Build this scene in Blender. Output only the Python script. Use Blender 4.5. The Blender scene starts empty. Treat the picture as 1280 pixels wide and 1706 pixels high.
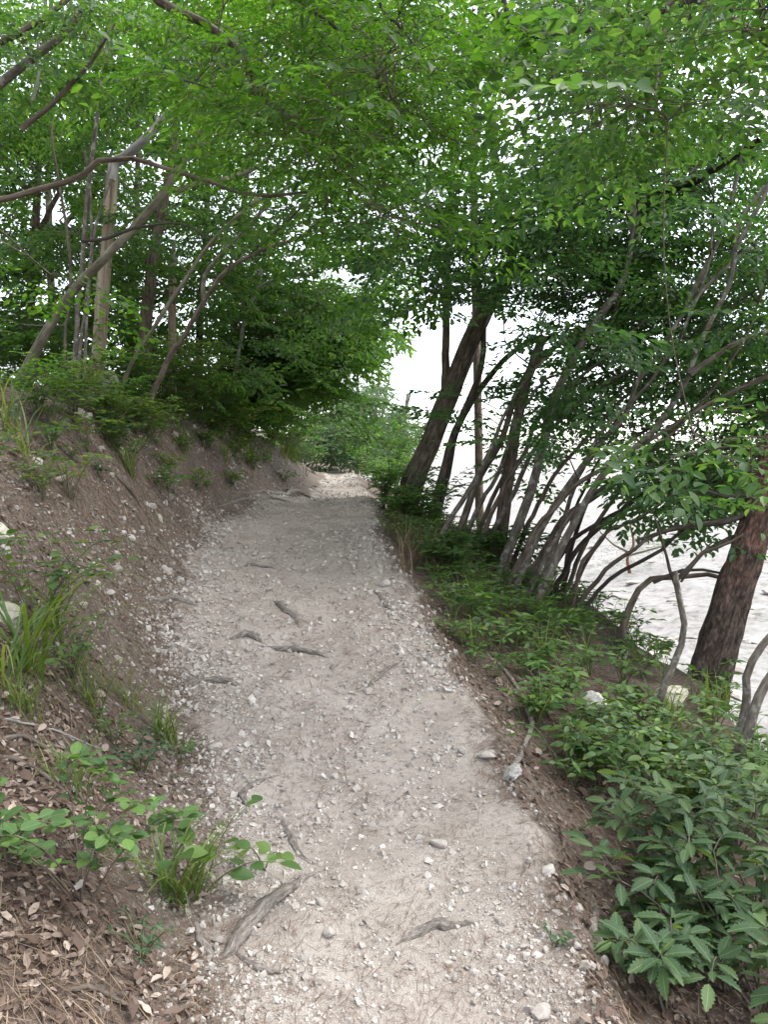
import bpy, bmesh, math, time
import numpy as np
from mathutils import Matrix, Vector

T0 = time.time()
SC = bpy.context.scene
COL = SC.collection
RNG = np.random.default_rng(7)

# ------------------------------------------------------------------ camera, world, sun, exposure
FPX, CX, CY = 1232.0, 640.0, 853.0            # photograph pixels (1280 x 1706)
PITCH = math.radians(-4.3)
CAM = np.array([0.0, 0.0, 1.5])
FWD = np.array([0, math.cos(PITCH), math.sin(PITCH)])
UPV = np.array([0, -math.sin(PITCH), math.cos(PITCH)])
RGT = np.array([1.0, 0, 0])
cam = bpy.data.objects.new('camera', bpy.data.cameras.new('camera'))
COL.objects.link(cam)
cam.location = CAM
cam.rotation_euler = (math.pi / 2 + PITCH, 0, 0)
cam.data.sensor_fit = 'VERTICAL'
cam.data.sensor_height = 36.0
cam.data.lens = 36.0 * FPX / 1706.0
cam.data.clip_start = 0.05
cam.data.clip_end = 5000
SC.camera = cam

SUN_EL, SUN_AZ = math.radians(66), math.radians(75)     # azimuth measured from +Y towards +X (ahead, to the right)
world = bpy.data.worlds.new('World')
SC.world = world
world.use_nodes = True
wn = world.node_tree.nodes
bg = wn['Background']
sky = wn.new('ShaderNodeTexSky')
sky.sky_type = 'NISHITA'
sky.sun_disc = False
sky.sun_elevation = SUN_EL
sky.sun_rotation = SUN_AZ
sky.air_density = 1.0
sky.dust_density = 1.5
sky.ozone_density = 1.0
hs = wn.new('ShaderNodeHueSaturation')          # thin overcast: the sky is nearly colourless
hs.inputs['Saturation'].default_value = 0.32
world.node_tree.links.new(sky.outputs[0], hs.inputs['Color'])
world.node_tree.links.new(hs.outputs[0], bg.inputs[0])
bg.inputs[1].default_value = 0.15

sl = bpy.data.lights.new('sun', 'SUN')
sl.energy = 1.5
sl.angle = math.radians(45)
sl.color = (1.0, 0.98, 0.95)
sun = bpy.data.objects.new('sun', sl)
COL.objects.link(sun)
sd = Vector((math.sin(SUN_AZ) * math.cos(SUN_EL), math.cos(SUN_AZ) * math.cos(SUN_EL), math.sin(SUN_EL)))
sun.rotation_euler = sd.to_track_quat('Z', 'Y').to_euler()
sun.location = (8, 6, 14)

vs = SC.view_settings
vs.view_transform = 'Standard'
vs.look = 'None'
vs.exposure = 2.0
vs.gamma = 1.0
cy = SC.cycles
cy.max_bounces = 8
cy.diffuse_bounces = 5
cy.glossy_bounces = 2
cy.transmission_bounces = 5
cy.transparent_max_bounces = 4
cy.sample_clamp_indirect = 6.0
cy.use_denoising = True
cy.caustics_reflective = False
cy.caustics_refractive = False


# ------------------------------------------------------------------ small helpers
def vnoise(x, y, s, seed=0):
    x = np.asarray(x, float) / s + seed * 17.31
    y = np.asarray(y, float) / s - seed * 9.77
    xi, yi = np.floor(x), np.floor(y)
    fx, fy = x - xi, y - yi
    fx, fy = fx * fx * (3 - 2 * fx), fy * fy * (3 - 2 * fy)

    def hsh(a, b):
        v = np.sin(a * 127.1 + b * 311.7 + seed * 74.7) * 43758.5453
        return v - np.floor(v)
    a, b = hsh(xi, yi), hsh(xi + 1, yi)
    c, d = hsh(xi, yi + 1), hsh(xi + 1, yi + 1)
    return (a * (1 - fx) + b * fx) * (1 - fy) + (c * (1 - fx) + d * fx) * fy - 0.5


def sst(a, b, x):
    t = np.clip((x - a) / (b - a), 0, 1)
    return t * t * (3 - 2 * t)


def P(px, py, d):
    return CAM + d * (FWD + (px - CX) / FPX * RGT + (CY - py) / FPX * UPV)


def proj(p):
    r = np.asarray(p) - CAM
    d = r @ FWD
    dd = np.where(np.abs(d) < 1e-4, 1e-4, d)
    return CX + (r @ RGT) / dd * FPX, CY - (r @ UPV) / dd * FPX, d


# ------------------------------------------------------------------ terrain function
KY = np.array([-10, 0, 1, 2, 3.4, 5, 7, 9.5, 11, 12.5, 16, 20, 26, 60])
PZ = np.array([-.3, -.05, -.02, 0, .12, .50, .78, 1.0, .87, .90, 1.12, 1.2, 1.3, 2.5])
XL = np.array([-.3, -.3, -.32, -.42, -.90, -1.48, -1.68, -1.52, -1.25, -1.12, -1.25, -2.5, -6.2, -20])
XR = np.array([.6, .6, .6, .60, .54, .22, -.05, -.17, -.22, -.3, -.62, -1.6, -5.0, -18])
BH = np.array([.3, .3, .32, .40, .75, 1.25, 1.12, .95, .92, .90, .35, .15, .1, .1])
BW = np.array([.9, .9, .9, .95, 1.05, 1.1, .85, .9, .95, .95, .9, .8, .8, .8])
VE = np.array([1.6, 1.6, 1.6, 1.6, 1.62, 2.05, 1.85, 1.25, 1.1, 1.05, 1.2, 1.6, 3, 6])


def path_edges(y):
    xl = np.interp(y, KY, XL) + .16 * vnoise(y, y * 0, .55, 3) + .07 * vnoise(y, y * 0, .16, 4)
    xr = np.interp(y, KY, XR) + .14 * vnoise(y, y * 0, .5, 5) + .06 * vnoise(y, y * 0, .15, 6)
    return xl, xr


def smax(a, b, k):
    hh = np.clip(.5 + .5 * (a - b) / k, 0, 1)
    return b + (a - b) * hh + k * hh * (1 - hh)


def terrain(x, y, full=False):
    x = np.asarray(x, float)
    y = np.asarray(y, float)
    ys = y + .25 * vnoise(x, y, 1.3, 11)
    pz = np.interp(y - .15, KY, PZ) * .5 + np.interp(y + .15, KY, PZ) * .5
    xl, xr = np.interp(y, KY, XL), np.interp(y, KY, XR)
    bh, bw = np.interp(ys, KY, BH), np.interp(y, KY, BW)
    ve = np.interp(y, KY, VE)
    u = np.maximum(xl - x, 0)
    v = np.maximum(x - xr, 0)
    t = np.clip(u / bw, 0, 1)
    lh = bh * (.35 * t + .65 * t * t * (3 - 2 * t)) + .20 * np.maximum(u - bw * .85, 0) + .10 * np.maximum(u - 6, 0)
    far_r = np.maximum(v - ve, 0)
    rd = .10 * sst(0, .25, v) + .27 * v + .75 * far_r + .4 * sst(0, .5, far_r)
    mid = np.clip((x - xl) / np.maximum(xr - xl, .1), 0, 1)
    dish = -.035 * np.sin(mid * math.pi)
    z = pz + lh + dish
    slope = z - rd
    inb = np.minimum(u, 1) + np.minimum(v, 1)
    rough = .02 + .05 * np.clip(inb, 0, 1)
    nz = rough * 1.6 * vnoise(x, y, .42, 21) + rough * .8 * vnoise(x, y, .17, 22) + .012 * vnoise(x, y, .07, 23)
    nz = nz + .12 * sst(.2, 2, u) * vnoise(x, y, 1.1, 24) + .06 * sst(.1, .8, u) * np.abs(vnoise(x, y, .3, 25))
    ext = np.maximum(np.maximum(x - 3, 0), np.maximum(y - 14, 0) * (x > xr))
    wl = -2.6 - .05 * np.clip(y - 4, 0, 14) + .14 * np.clip(x - 5, -2, 8) * sst(10, 30, y) - .012 * np.clip(y - 20, 0, 100)
    wl = wl + .30 * vnoise(x, y, 2.6, 31) + .26 * np.abs(vnoise(x, y * .7, .9, 32)) + .26 * np.abs(vnoise(x + y * .3, y, .38, 33)) + 1.5 * vnoise(x, y, 30, 34) * sst(30, 90, np.hypot(x, y))
    s2 = slope + nz
    z = np.where(v > 0, smax(s2, wl, .25), s2)
    if full:
        xl2, xr2 = path_edges(y)
        dl, dr = x - xl2, xr2 - x
        pth = sst(-.10, .10, dl) * sst(-.10, .10, dr)
        white = sst(.0, .3, wl + .25 - s2) * (v > 0)
        return z, pth, white, u, v, ve
    return z


def G(px, py, tmax=70.0, lift=0.0):
    """point where the sight line through a photograph pixel meets the ground"""
    dirn = FWD + (px - CX) / FPX * RGT + (CY - py) / FPX * UPV
    t = np.concatenate([np.arange(.8, 16, .01), np.arange(16, tmax, .08)])
    pts = CAM + t[:, None] * dirn
    below = pts[:, 2] < terrain(pts[:, 0], pts[:, 1])
    i = int(np.argmax(below)) if below.any() else len(t) - 1
    p = pts[i].copy()
    p[2] = terrain(p[0], p[1]) + lift
    return p, float(t[i])


# ------------------------------------------------------------------ mesh / object helpers
def new_mesh(name, V, polys, mat=None, attrs=None, smooth=True):
    """polys: list of int arrays (n,k)"""
    me = bpy.data.meshes.new(name)
    V = np.ascontiguousarray(V, np.float32)
    me.vertices.add(len(V))
    me.vertices.foreach_set('co', V.ravel())
    polys = [np.asarray(p, np.int32) for p in polys if len(p)]
    idx = np.concatenate([p.ravel() for p in polys])
    tot = np.concatenate([np.full(len(p), p.shape[1], np.int32) for p in polys])
    st = np.concatenate([[0], np.cumsum(tot)[:-1]]).astype(np.int32)
    me.loops.add(len(idx))
    me.loops.foreach_set('vertex_index', idx)
    me.polygons.add(len(tot))
    me.polygons.foreach_set('loop_start', st)
    me.polygons.foreach_set('use_smooth', np.full(len(tot), smooth, bool))
    for k, a in (attrs or {}).items():
        a = np.asarray(a, np.float32)
        if a.ndim == 1:
            at = me.attributes.new(k, 'FLOAT', 'POINT')
            at.data.foreach_set('value', a)
        else:
            at = me.attributes.new(k, 'FLOAT_VECTOR', 'POINT')
            at.data.foreach_set('vector', a.ravel())
    if mat:
        me.materials.append(mat)
    me.update(calc_edges=True)
    return me


def obj(name, me, parent=None, loc=None, kind=None):
    o = bpy.data.objects.new(name, me)
    COL.objects.link(o)
    if parent is not None:
        o.parent = parent
    if loc is not None:
        o.location = loc
    if kind:
        o['kind'] = kind
    return o


def tag(o, label, cat, group=None, kind=None):
    o['label'] = label
    o['category'] = cat
    if group:
        o['group'] = group
    if kind:
        o['kind'] = kind
    return o


def empty(name, loc, label, cat, group=None):
    o = bpy.data.objects.new(name, None)
    o.empty_display_size = .1
    COL.objects.link(o)
    o.location = loc
    return tag(o, label, cat, group)


def catmull(pts, n):
    pts = np.asarray(pts, float)
    if len(pts) == 2:
        t = np.linspace(0, 1, n)[:, None]
        return pts[0] * (1 - t) + pts[1] * t
    q = np.vstack([2 * pts[0] - pts[1], pts, 2 * pts[-1] - pts[-2]])
    seg = len(pts) - 1
    u = np.linspace(0, seg - 1e-6, n)
    i = u.astype(int)
    t = (u - i)[:, None]
    a, b, c, d = q[i], q[i + 1], q[i + 2], q[i + 3]
    return .5 * ((2 * b) + (c - a) * t + (2 * a - 5 * b + 4 * c - d) * t * t + (3 * b - a - 3 * c + d) * t ** 3)


def tube(pts, rad, sides=8, cap=True, rough=0.0, rng=RNG, ridge=0.0):
    """swept tube; returns V, quads, bark coordinates"""
    pts = np.asarray(pts, float)
    n = len(pts)
    rad = np.broadcast_to(np.asarray(rad, float), (n,))
    tg = np.gradient(pts, axis=0)
    tg /= np.linalg.norm(tg, axis=1)[:, None] + 1e-9
    ref = np.array([0, 0, 1.0]) if abs(tg[:, 2]).mean() < .8 else np.array([1.0, 0, 0])
    b = np.cross(tg, ref)
    b /= np.linalg.norm(b, axis=1)[:, None] + 1e-9
    c = np.cross(b, tg)
    th = np.arange(sides) / sides * 2 * math.pi
    rr = np.repeat(rad[:, None], sides, 1)
    if rough:
        lo = rng.normal(0, 1, (n, sides))
        lo = (lo + np.roll(lo, 1, 1) + np.roll(lo, 1, 0)) / 1.7
        rr = rr * (1 + rough * lo)
    if ridge:                                     # long bark furrows and swellings
        Ls = np.concatenate([[0], np.cumsum(np.linalg.norm(np.diff(pts, axis=0), axis=1))])[:, None]
        a_, b_ = np.cos(th)[None] * 3.2, np.sin(th)[None] * 3.2
        sd = int(abs(pts[0].sum() * 100)) % 60
        rr = rr * (1 + ridge * (vnoise(a_ * 1.6 + Ls * .9, b_ * 1.6 - Ls * 1.1, 1, sd) + .6 * vnoise(a_ * .5 + Ls * 2.2, b_ * .5 + Ls * 1.7, 1, sd + 1)))
    V = pts[:, None, :] + rr[..., None] * (np.cos(th)[None, :, None] * b[:, None, :] + np.sin(th)[None, :, None] * c[:, None, :])
    L = np.concatenate([[0], np.cumsum(np.linalg.norm(np.diff(pts, axis=0), axis=1))])
    bco = np.stack([rad[:, None] * np.cos(th)[None] + 0 * rr, rad[:, None] * np.sin(th)[None] + 0 * rr, np.repeat(L[:, None], sides, 1)], -1)
    i = np.arange(n - 1)[:, None] * sides
    j = np.arange(sides)[None]
    jn = (j + 1) % sides
    Q = np.stack([i + j, i + jn, i + sides + jn, i + sides + j], -1).reshape(-1, 4)
    return V.reshape(-1, 3), Q, bco.reshape(-1, 3)


class Acc:
    """collects tubes into one mesh"""
    def __init__(s):
        s.V, s.Q, s.B, s.n = [], [], [], 0

    def add(s, V, Q, B):
        s.V.append(V); s.Q.append(Q + s.n); s.B.append(B); s.n += len(V)

    def mesh(s, name, mat, origin):
        return new_mesh(name, np.vstack(s.V) - origin, [np.vstack(s.Q)], mat, {'bco': np.vstack(s.B)})


# ------------------------------------------------------------------ materials
def nodes(name):
    m = bpy.data.materials.new(name)
    m.use_nodes = True
    nt = m.node_tree
    return m, nt, nt.nodes, nt.links, nt.nodes['Principled BSDF']


def ramp(nd, stops):
    r = nd.new('ShaderNodeValToRGB')
    while len(r.color_ramp.elements) < len(stops):
        r.color_ramp.elements.new(.5)
    for e, (p, c) in zip(r.color_ramp.elements, stops):
        e.position = p
        e.color = (*c, 1)
    return r


def noise(nd, scale, detail=4, rough=.6):
    t = nd.new('ShaderNodeTexNoise')
    t.inputs['Scale'].default_value = scale
    t.inputs['Detail'].default_value = detail
    t.inputs['Roughness'].default_value = rough
    return t


def leaf_mat(name, c0, c1, c2, trans=.38, tcol=None, rough=.5, spec=.35, veins=False):
    m, nt, nd, lk, bs = nodes(name)
    at = nd.new('ShaderNodeAttribute'); at.attribute_name = 'rnd'
    oi = nd.new('ShaderNodeObjectInfo')
    ad = nd.new('ShaderNodeMath'); ad.operation = 'ADD'
    lk.new(at.outputs['Fac'], ad.inputs[0]); lk.new(oi.outputs['Random'], ad.inputs[1])
    fr = nd.new('ShaderNodeMath'); fr.operation = 'FRACT'
    lk.new(ad.outputs[0], fr.inputs[0])
    rp = ramp(nd, [(0, c0), (.5, c1), (.93, c2), (1, tuple(min(1, k * 1.5) for k in c2))])
    lk.new(fr.outputs[0], rp.inputs[0])
    nz = noise(nd, 60, 2)
    tc = nd.new('ShaderNodeTexCoord')
    lk.new(tc.outputs['Object'], nz.inputs['Vector'])
    mx = nd.new('ShaderNodeMix'); mx.data_type = 'RGBA'; mx.blend_type = 'MULTIPLY'
    mx.inputs[0].default_value = .5
    rp2 = ramp(nd, [(.3, (.6, .6, .6)), (.7, (1.2, 1.2, 1.2))])
    lk.new(nz.outputs['Fac'], rp2.inputs[0])
    lk.new(rp.outputs[0], mx.inputs[6]); lk.new(rp2.outputs[0], mx.inputs[7])
    lk.new(mx.outputs[2], bs.inputs['Base Color'])
    bs.inputs['Roughness'].default_value = rough
    bs.inputs['Specular IOR Level'].default_value = spec
    if veins:
        sx = nd.new('ShaderNodeSeparateXYZ'); lk.new(tc.outputs['Object'], sx.inputs[0])

        def mth(op, a, b=None):
            k = nd.new('ShaderNodeMath'); k.operation = op
            for q, v in enumerate((a, b)):
                if v is None:
                    continue
                if isinstance(v, (int, float)):
                    k.inputs[q].default_value = v
                else:
                    lk.new(v, k.inputs[q])
            return k.outputs[0]
        ay = mth('ABSOLUTE', sx.outputs['Y'])
        ph = mth('MULTIPLY', mth('SUBTRACT', sx.outputs['X'], mth('MULTIPLY', ay, .9)), 50.0)
        sv = mth('POWER', mth('ABSOLUTE', mth('COSINE', ph)), 14.0)
        mr_ = mth('LESS_THAN', ay, .014)
        vv = mth('MAXIMUM', mth('MULTIPLY', sv, .6), mr_)
        vm = nd.new('ShaderNodeMix'); vm.data_type = 'RGBA'
        lk.new(mth('MULTIPLY', vv, .45), vm.inputs[0]); lk.new(mx.outputs[2], vm.inputs[6]); vm.inputs[7].default_value = (.20, .26, .13, 1)
        n4 = noise(nd, 5, 3); lk.new(tc.outputs['Object'], n4.inputs['Vector'])
        r4 = ramp(nd, [(.60, (0, 0, 0)), (.74, (1, 1, 1))]); lk.new(n4.outputs['Fac'], r4.inputs[0])
        dm = nd.new('ShaderNodeMix'); dm.data_type = 'RGBA'
        lk.new(mth('MULTIPLY', r4.outputs[0], .35), dm.inputs[0]); lk.new(vm.outputs[2], dm.inputs[6]); dm.inputs[7].default_value = (.17, .15, .08, 1)
        mx = dm
        lk.new(mx.outputs[2], bs.inputs['Base Color'])
        bp = nd.new('ShaderNodeBump'); bp.inputs['Strength'].default_value = .4; bp.inputs['Distance'].default_value = .004
        lk.new(vv, bp.inputs['Height']); lk.new(bp.outputs[0], bs.inputs['Normal'])
    if trans > 0:
        tr = nd.new('ShaderNodeBsdfTranslucent')
        tm = nd.new('ShaderNodeMix'); tm.data_type = 'RGBA'; tm.blend_type = 'MULTIPLY'
        tm.inputs[0].default_value = 1
        lk.new(mx.outputs[2], tm.inputs[6])
        tm.inputs[7].default_value = (*(tcol or (1.9, 1.75, .55)), 1)
        lk.new(tm.outputs[2], tr.inputs['Color'])
        ms = nd.new('ShaderNodeMixShader')
        ms.inputs[0].default_value = trans
        lk.new(bs.outputs[0], ms.inputs[1]); lk.new(tr.outputs[0], ms.inputs[2])
        lk.new(ms.outputs[0], nd['Material Output'].inputs['Surface'])
    return m


def bark_mat(name, cols, sx=30, sz=.25, bump=.6, rough=.9, spots=None):
    m, nt, nd, lk, bs = nodes(name)
    at = nd.new('ShaderNodeAttribute'); at.attribute_name = 'bco'
    mp = nd.new('ShaderNodeMapping')
    mp.inputs['Scale'].default_value = (1, 1, sz)
    lk.new(at.outputs['Vector'], mp.inputs['Vector'])
    n1 = noise(nd, sx, 5, .65); lk.new(mp.outputs[0], n1.inputs['Vector'])
    n2 = noise(nd, 5, 3); lk.new(at.outputs['Vector'], n2.inputs['Vector'])
    rp = ramp(nd, [(.32, cols[0]), (.5, cols[1]), (.68, cols[2])])
    lk.new(n1.outputs['Fac'], rp.inputs[0])
    mx = nd.new('ShaderNodeMix'); mx.data_type = 'RGBA'; mx.blend_type = 'MULTIPLY'; mx.inputs[0].default_value = .7
    r2 = ramp(nd, [(.3, (.65, .65, .62)), (.7, (1.25, 1.22, 1.2))])
    lk.new(n2.outputs['Fac'], r2.inputs[0])
    lk.new(rp.outputs[0], mx.inputs[6]); lk.new(r2.outputs[0], mx.inputs[7])
    out = mx.outputs[2]
    if spots:
        n3 = noise(nd, 14, 3, .5); lk.new(at.outputs['Vector'], n3.inputs['Vector'])
        r3 = ramp(nd, [(.56, (0, 0, 0)), (.64, (1, 1, 1))]); lk.new(n3.outputs['Fac'], r3.inputs[0])
        m3 = nd.new('ShaderNodeMix'); m3.data_type = 'RGBA'
        lk.new(r3.outputs[0], m3.inputs[0]); lk.new(out, m3.inputs[6]); m3.inputs[7].default_value = (*spots, 1)
        out = m3.outputs[2]
    lk.new(out, bs.inputs['Base Color'])
    bs.inputs['Roughness'].default_value = rough
    bs.inputs['Specular IOR Level'].default_value = .2
    bp = nd.new('ShaderNodeBump'); bp.inputs['Strength'].default_value = bump; bp.inputs['Distance'].default_value = .02
    lk.new(n1.outputs['Fac'], bp.inputs['Height']); lk.new(bp.outputs[0], bs.inputs['Normal'])
    return m


def stone_mat(name, c0, c1, c2, scale=18):
    m, nt, nd, lk, bs = nodes(name)
    tc = nd.new('ShaderNodeTexCoord')
    oi = nd.new('ShaderNodeObjectInfo')
    at = nd.new('ShaderNodeAttribute'); at.attribute_name = 'rnd'
    n1 = noise(nd, scale, 6, .65); lk.new(tc.outputs['Object'], n1.inputs['Vector'])
    ad = nd.new('ShaderNodeMath'); ad.operation = 'ADD'
    lk.new(oi.outputs['Random'], ad.inputs[0]); lk.new(at.outputs['Fac'], ad.inputs[1])
    fr = nd.new('ShaderNodeMath'); fr.operation = 'FRACT'; lk.new(ad.outputs[0], fr.inputs[0])
    mu = nd.new('ShaderNodeMath'); mu.operation = 'MULTIPLY_ADD'
    lk.new(fr.outputs[0], mu.inputs[0]); mu.inputs[1].default_value = .36
    sb = nd.new('ShaderNodeMath'); sb.operation = 'SUBTRACT'
    lk.new(n1.outputs['Fac'], sb.inputs[0]); sb.inputs[1].default_value = .18
    lk.new(sb.outputs[0], mu.inputs[2])
    rp = ramp(nd, [(.25, c0), (.5, c1), (.75, c2)]); lk.new(mu.outputs[0], rp.inputs[0])
    lk.new(rp.outputs[0], bs.inputs['Base Color'])
    bs.inputs['Roughness'].default_value = .9
    bs.inputs['Specular IOR Level'].default_value = .2
    bp = nd.new('ShaderNodeBump'); bp.inputs['Strength'].default_value = .5; bp.inputs['Distance'].default_value = .01
    lk.new(n1.outputs['Fac'], bp.inputs['Height']); lk.new(bp.outputs[0], bs.inputs['Normal'])
    return m


M = {}
M['leaf_bright'] = leaf_mat('leaf_bright', (.036, .086, .015), (.052, .115, .020), (.084, .150, .028), .54, (1.65, 1.9, .6))
M['leaf_mid'] = leaf_mat('leaf_mid', (.040, .092, .030), (.058, .122, .036), (.092, .158, .046), .48, (1.6, 1.75, .65))
M['leaf_dark'] = leaf_mat('leaf_dark', (.032, .078, .030), (.046, .104, .036), (.074, .136, .046), .50, (1.6, 1.8, .7))
M['leaf_bush'] = leaf_mat('leaf_bush', (.054, .122, .034), (.076, .160, .040), (.112, .195, .050), .48, (1.6, 1.8, .6))
M['leaf_far'] = leaf_mat('leaf_far', (.050, .095, .055), (.075, .135, .070), (.110, .170, .080), .40, (1.5, 1.5, .8))  # paler and bluer: distance glare put into the leaf colour
M['leaf_herb'] = leaf_mat('leaf_herb', (.046, .095, .028), (.066, .130, .034), (.105, .175, .042), .36, None, .5, .35)
M['leaf_oak'] = leaf_mat('leaf_oak', (.034, .074, .040), (.046, .098, .050), (.070, .125, .056), .30, None, .58, .25)
M['leaf_serrated'] = leaf_mat('leaf_serrated', (.030, .070, .030), (.044, .094, .036), (.076, .126, .044), .32, None, .55, .3, True)
M['leaf_fringe'] = leaf_mat('leaf_fringe', (.058, .115, .030), (.085, .155, .036), (.125, .190, .048), .46)
M['leaf_round'] = leaf_mat('leaf_round', (.036, .085, .022), (.055, .125, .030), (.100, .190, .036), .3, None, .5, .35, True)
M['grass'] = leaf_mat('grass', (.060, .110, .028), (.095, .155, .036), (.155, .200, .055), .4)
M['dry_grass'] = leaf_mat('dry_grass', (.12, .085, .055), (.18, .135, .090), (.28, .22, .16), .25, (1.2, 1.1, .8), .8, .1)
M['dead_leaf'] = leaf_mat('dead_leaf', (.080, .052, .040), (.15, .105, .082), (.29, .235, .195), .15, (1.3, 1.0, .7), .75, .2)
M['needle_dead'] = leaf_mat('needle_dead', (.085, .055, .042), (.14, .090, .066), (.22, .155, .12), 0, None, .8, .1)
M['pine_needle'] = leaf_mat('pine_needle', (.035, .062, .035), (.055, .090, .048), (.085, .120, .060), .2)
M['bark_brown'] = bark_mat('bark_brown', [(.045, .034, .027), (.11, .086, .068), (.20, .165, .135)], 38, .22, .9)
M['bark_grey'] = bark_mat('bark_grey', [(.060, .050, .041), (.125, .108, .091), (.20, .178, .153)], 40, .3, .6, .85, (.25, .235, .21))
M['bark_dark'] = bark_mat('bark_dark', [(.022, .018, .015), (.050, .041, .034), (.085, .071, .060)], 34, .25, .6)
M['bark_green'] = bark_mat('bark_green', [(.080, .072, .050), (.145, .130, .095), (.22, .20, .155)], 22, .3, .4)
M['bark_pine'] = bark_mat('bark_pine', [(.014, .011, .010), (.062, .046, .038), (.145, .110, .092)], 46, .34, 1.0)
def pine_bark():
    m = M['bark_pine']; nt = m.node_tree; nd, lk = nt.nodes, nt.links
    bs = nd['Principled BSDF']
    at = [k for k in nd if k.type == 'ATTRIBUTE'][0]
    src = bs.inputs['Base Color'].links[0].from_socket
    sp = nd.new('ShaderNodeSeparateXYZ'); lk.new(at.outputs['Vector'], sp.inputs[0])
    nz = noise(nd, 6, 4); lk.new(at.outputs['Vector'], nz.inputs['Vector'])
    ad = nd.new('ShaderNodeMath'); ad.operation = 'MULTIPLY_ADD'; lk.new(nz.outputs['Fac'], ad.inputs[0]); ad.inputs[1].default_value = 2.4
    lk.new(sp.outputs['Z'], ad.inputs[2])
    mr = nd.new('ShaderNodeMapRange'); mr.inputs[1].default_value = 2.0; mr.inputs[2].default_value = 3.4; lk.new(ad.outputs[0], mr.inputs[0])
    mx = nd.new('ShaderNodeMix'); mx.data_type = 'RGBA'; mx.blend_type = 'MIX'
    mu = nd.new('ShaderNodeMix'); mu.data_type = 'RGBA'; mu.blend_type = 'MULTIPLY'; mu.inputs[0].default_value = 1
    lk.new(src, mu.inputs[6]); mu.inputs[7].default_value = (1.9, 1.3, 1.12, 1)      # flaky reddish upper bark
    lk.new(mr.outputs[0], mx.inputs[0]); lk.new(src, mx.inputs[6]); lk.new(mu.outputs[2], mx.inputs[7])
    lk.new(mx.outputs[2], bs.inputs['Base Color'])


pine_bark()
M['bark_pine_red'] = bark_mat('bark_pine_red', [(.06, .026, .016), (.17, .075, .045), (.28, .14, .09)], 24, .3, .8)
M['wood_bare'] = bark_mat('wood_bare', [(.12, .090, .066), (.27, .212, .162), (.38, .315, .255)], 30, .06, .4)
M['wood_dead'] = bark_mat('wood_dead', [(.14, .13, .12), (.26, .245, .225), (.38, .36, .34)], 30, .12, .4)
M['root'] = bark_mat('root', [(.105, .088, .075), (.215, .190, .168), (.33, .30, .272)], 110, .3, 1.0)
M['twig'] = bark_mat('twig', [(.06, .048, .038), (.11, .09, .072), (.17, .145, .12)], 60, .3, .3)
M['stem_green'] = leaf_mat('stem_green', (.06, .085, .03), (.085, .10, .04), (.11, .10, .05), 0)
M['stone'] = stone_mat('stone', (.235, .206, .178), (.345, .311, .276), (.475, .442, .402))
M['stone_bank'] = stone_mat('stone_bank', (.14, .115, .095), (.26, .23, .20), (.42, .39, .35))
M['stone_white'] = stone_mat('stone_white', (.22, .205, .185), (.38, .365, .34), (.52, .505, .48), 7)
M['stone_tan'] = stone_mat('stone_tan', (.26, .24, .18), (.40, .37, .29), (.52, .49, .41), 9)


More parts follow.
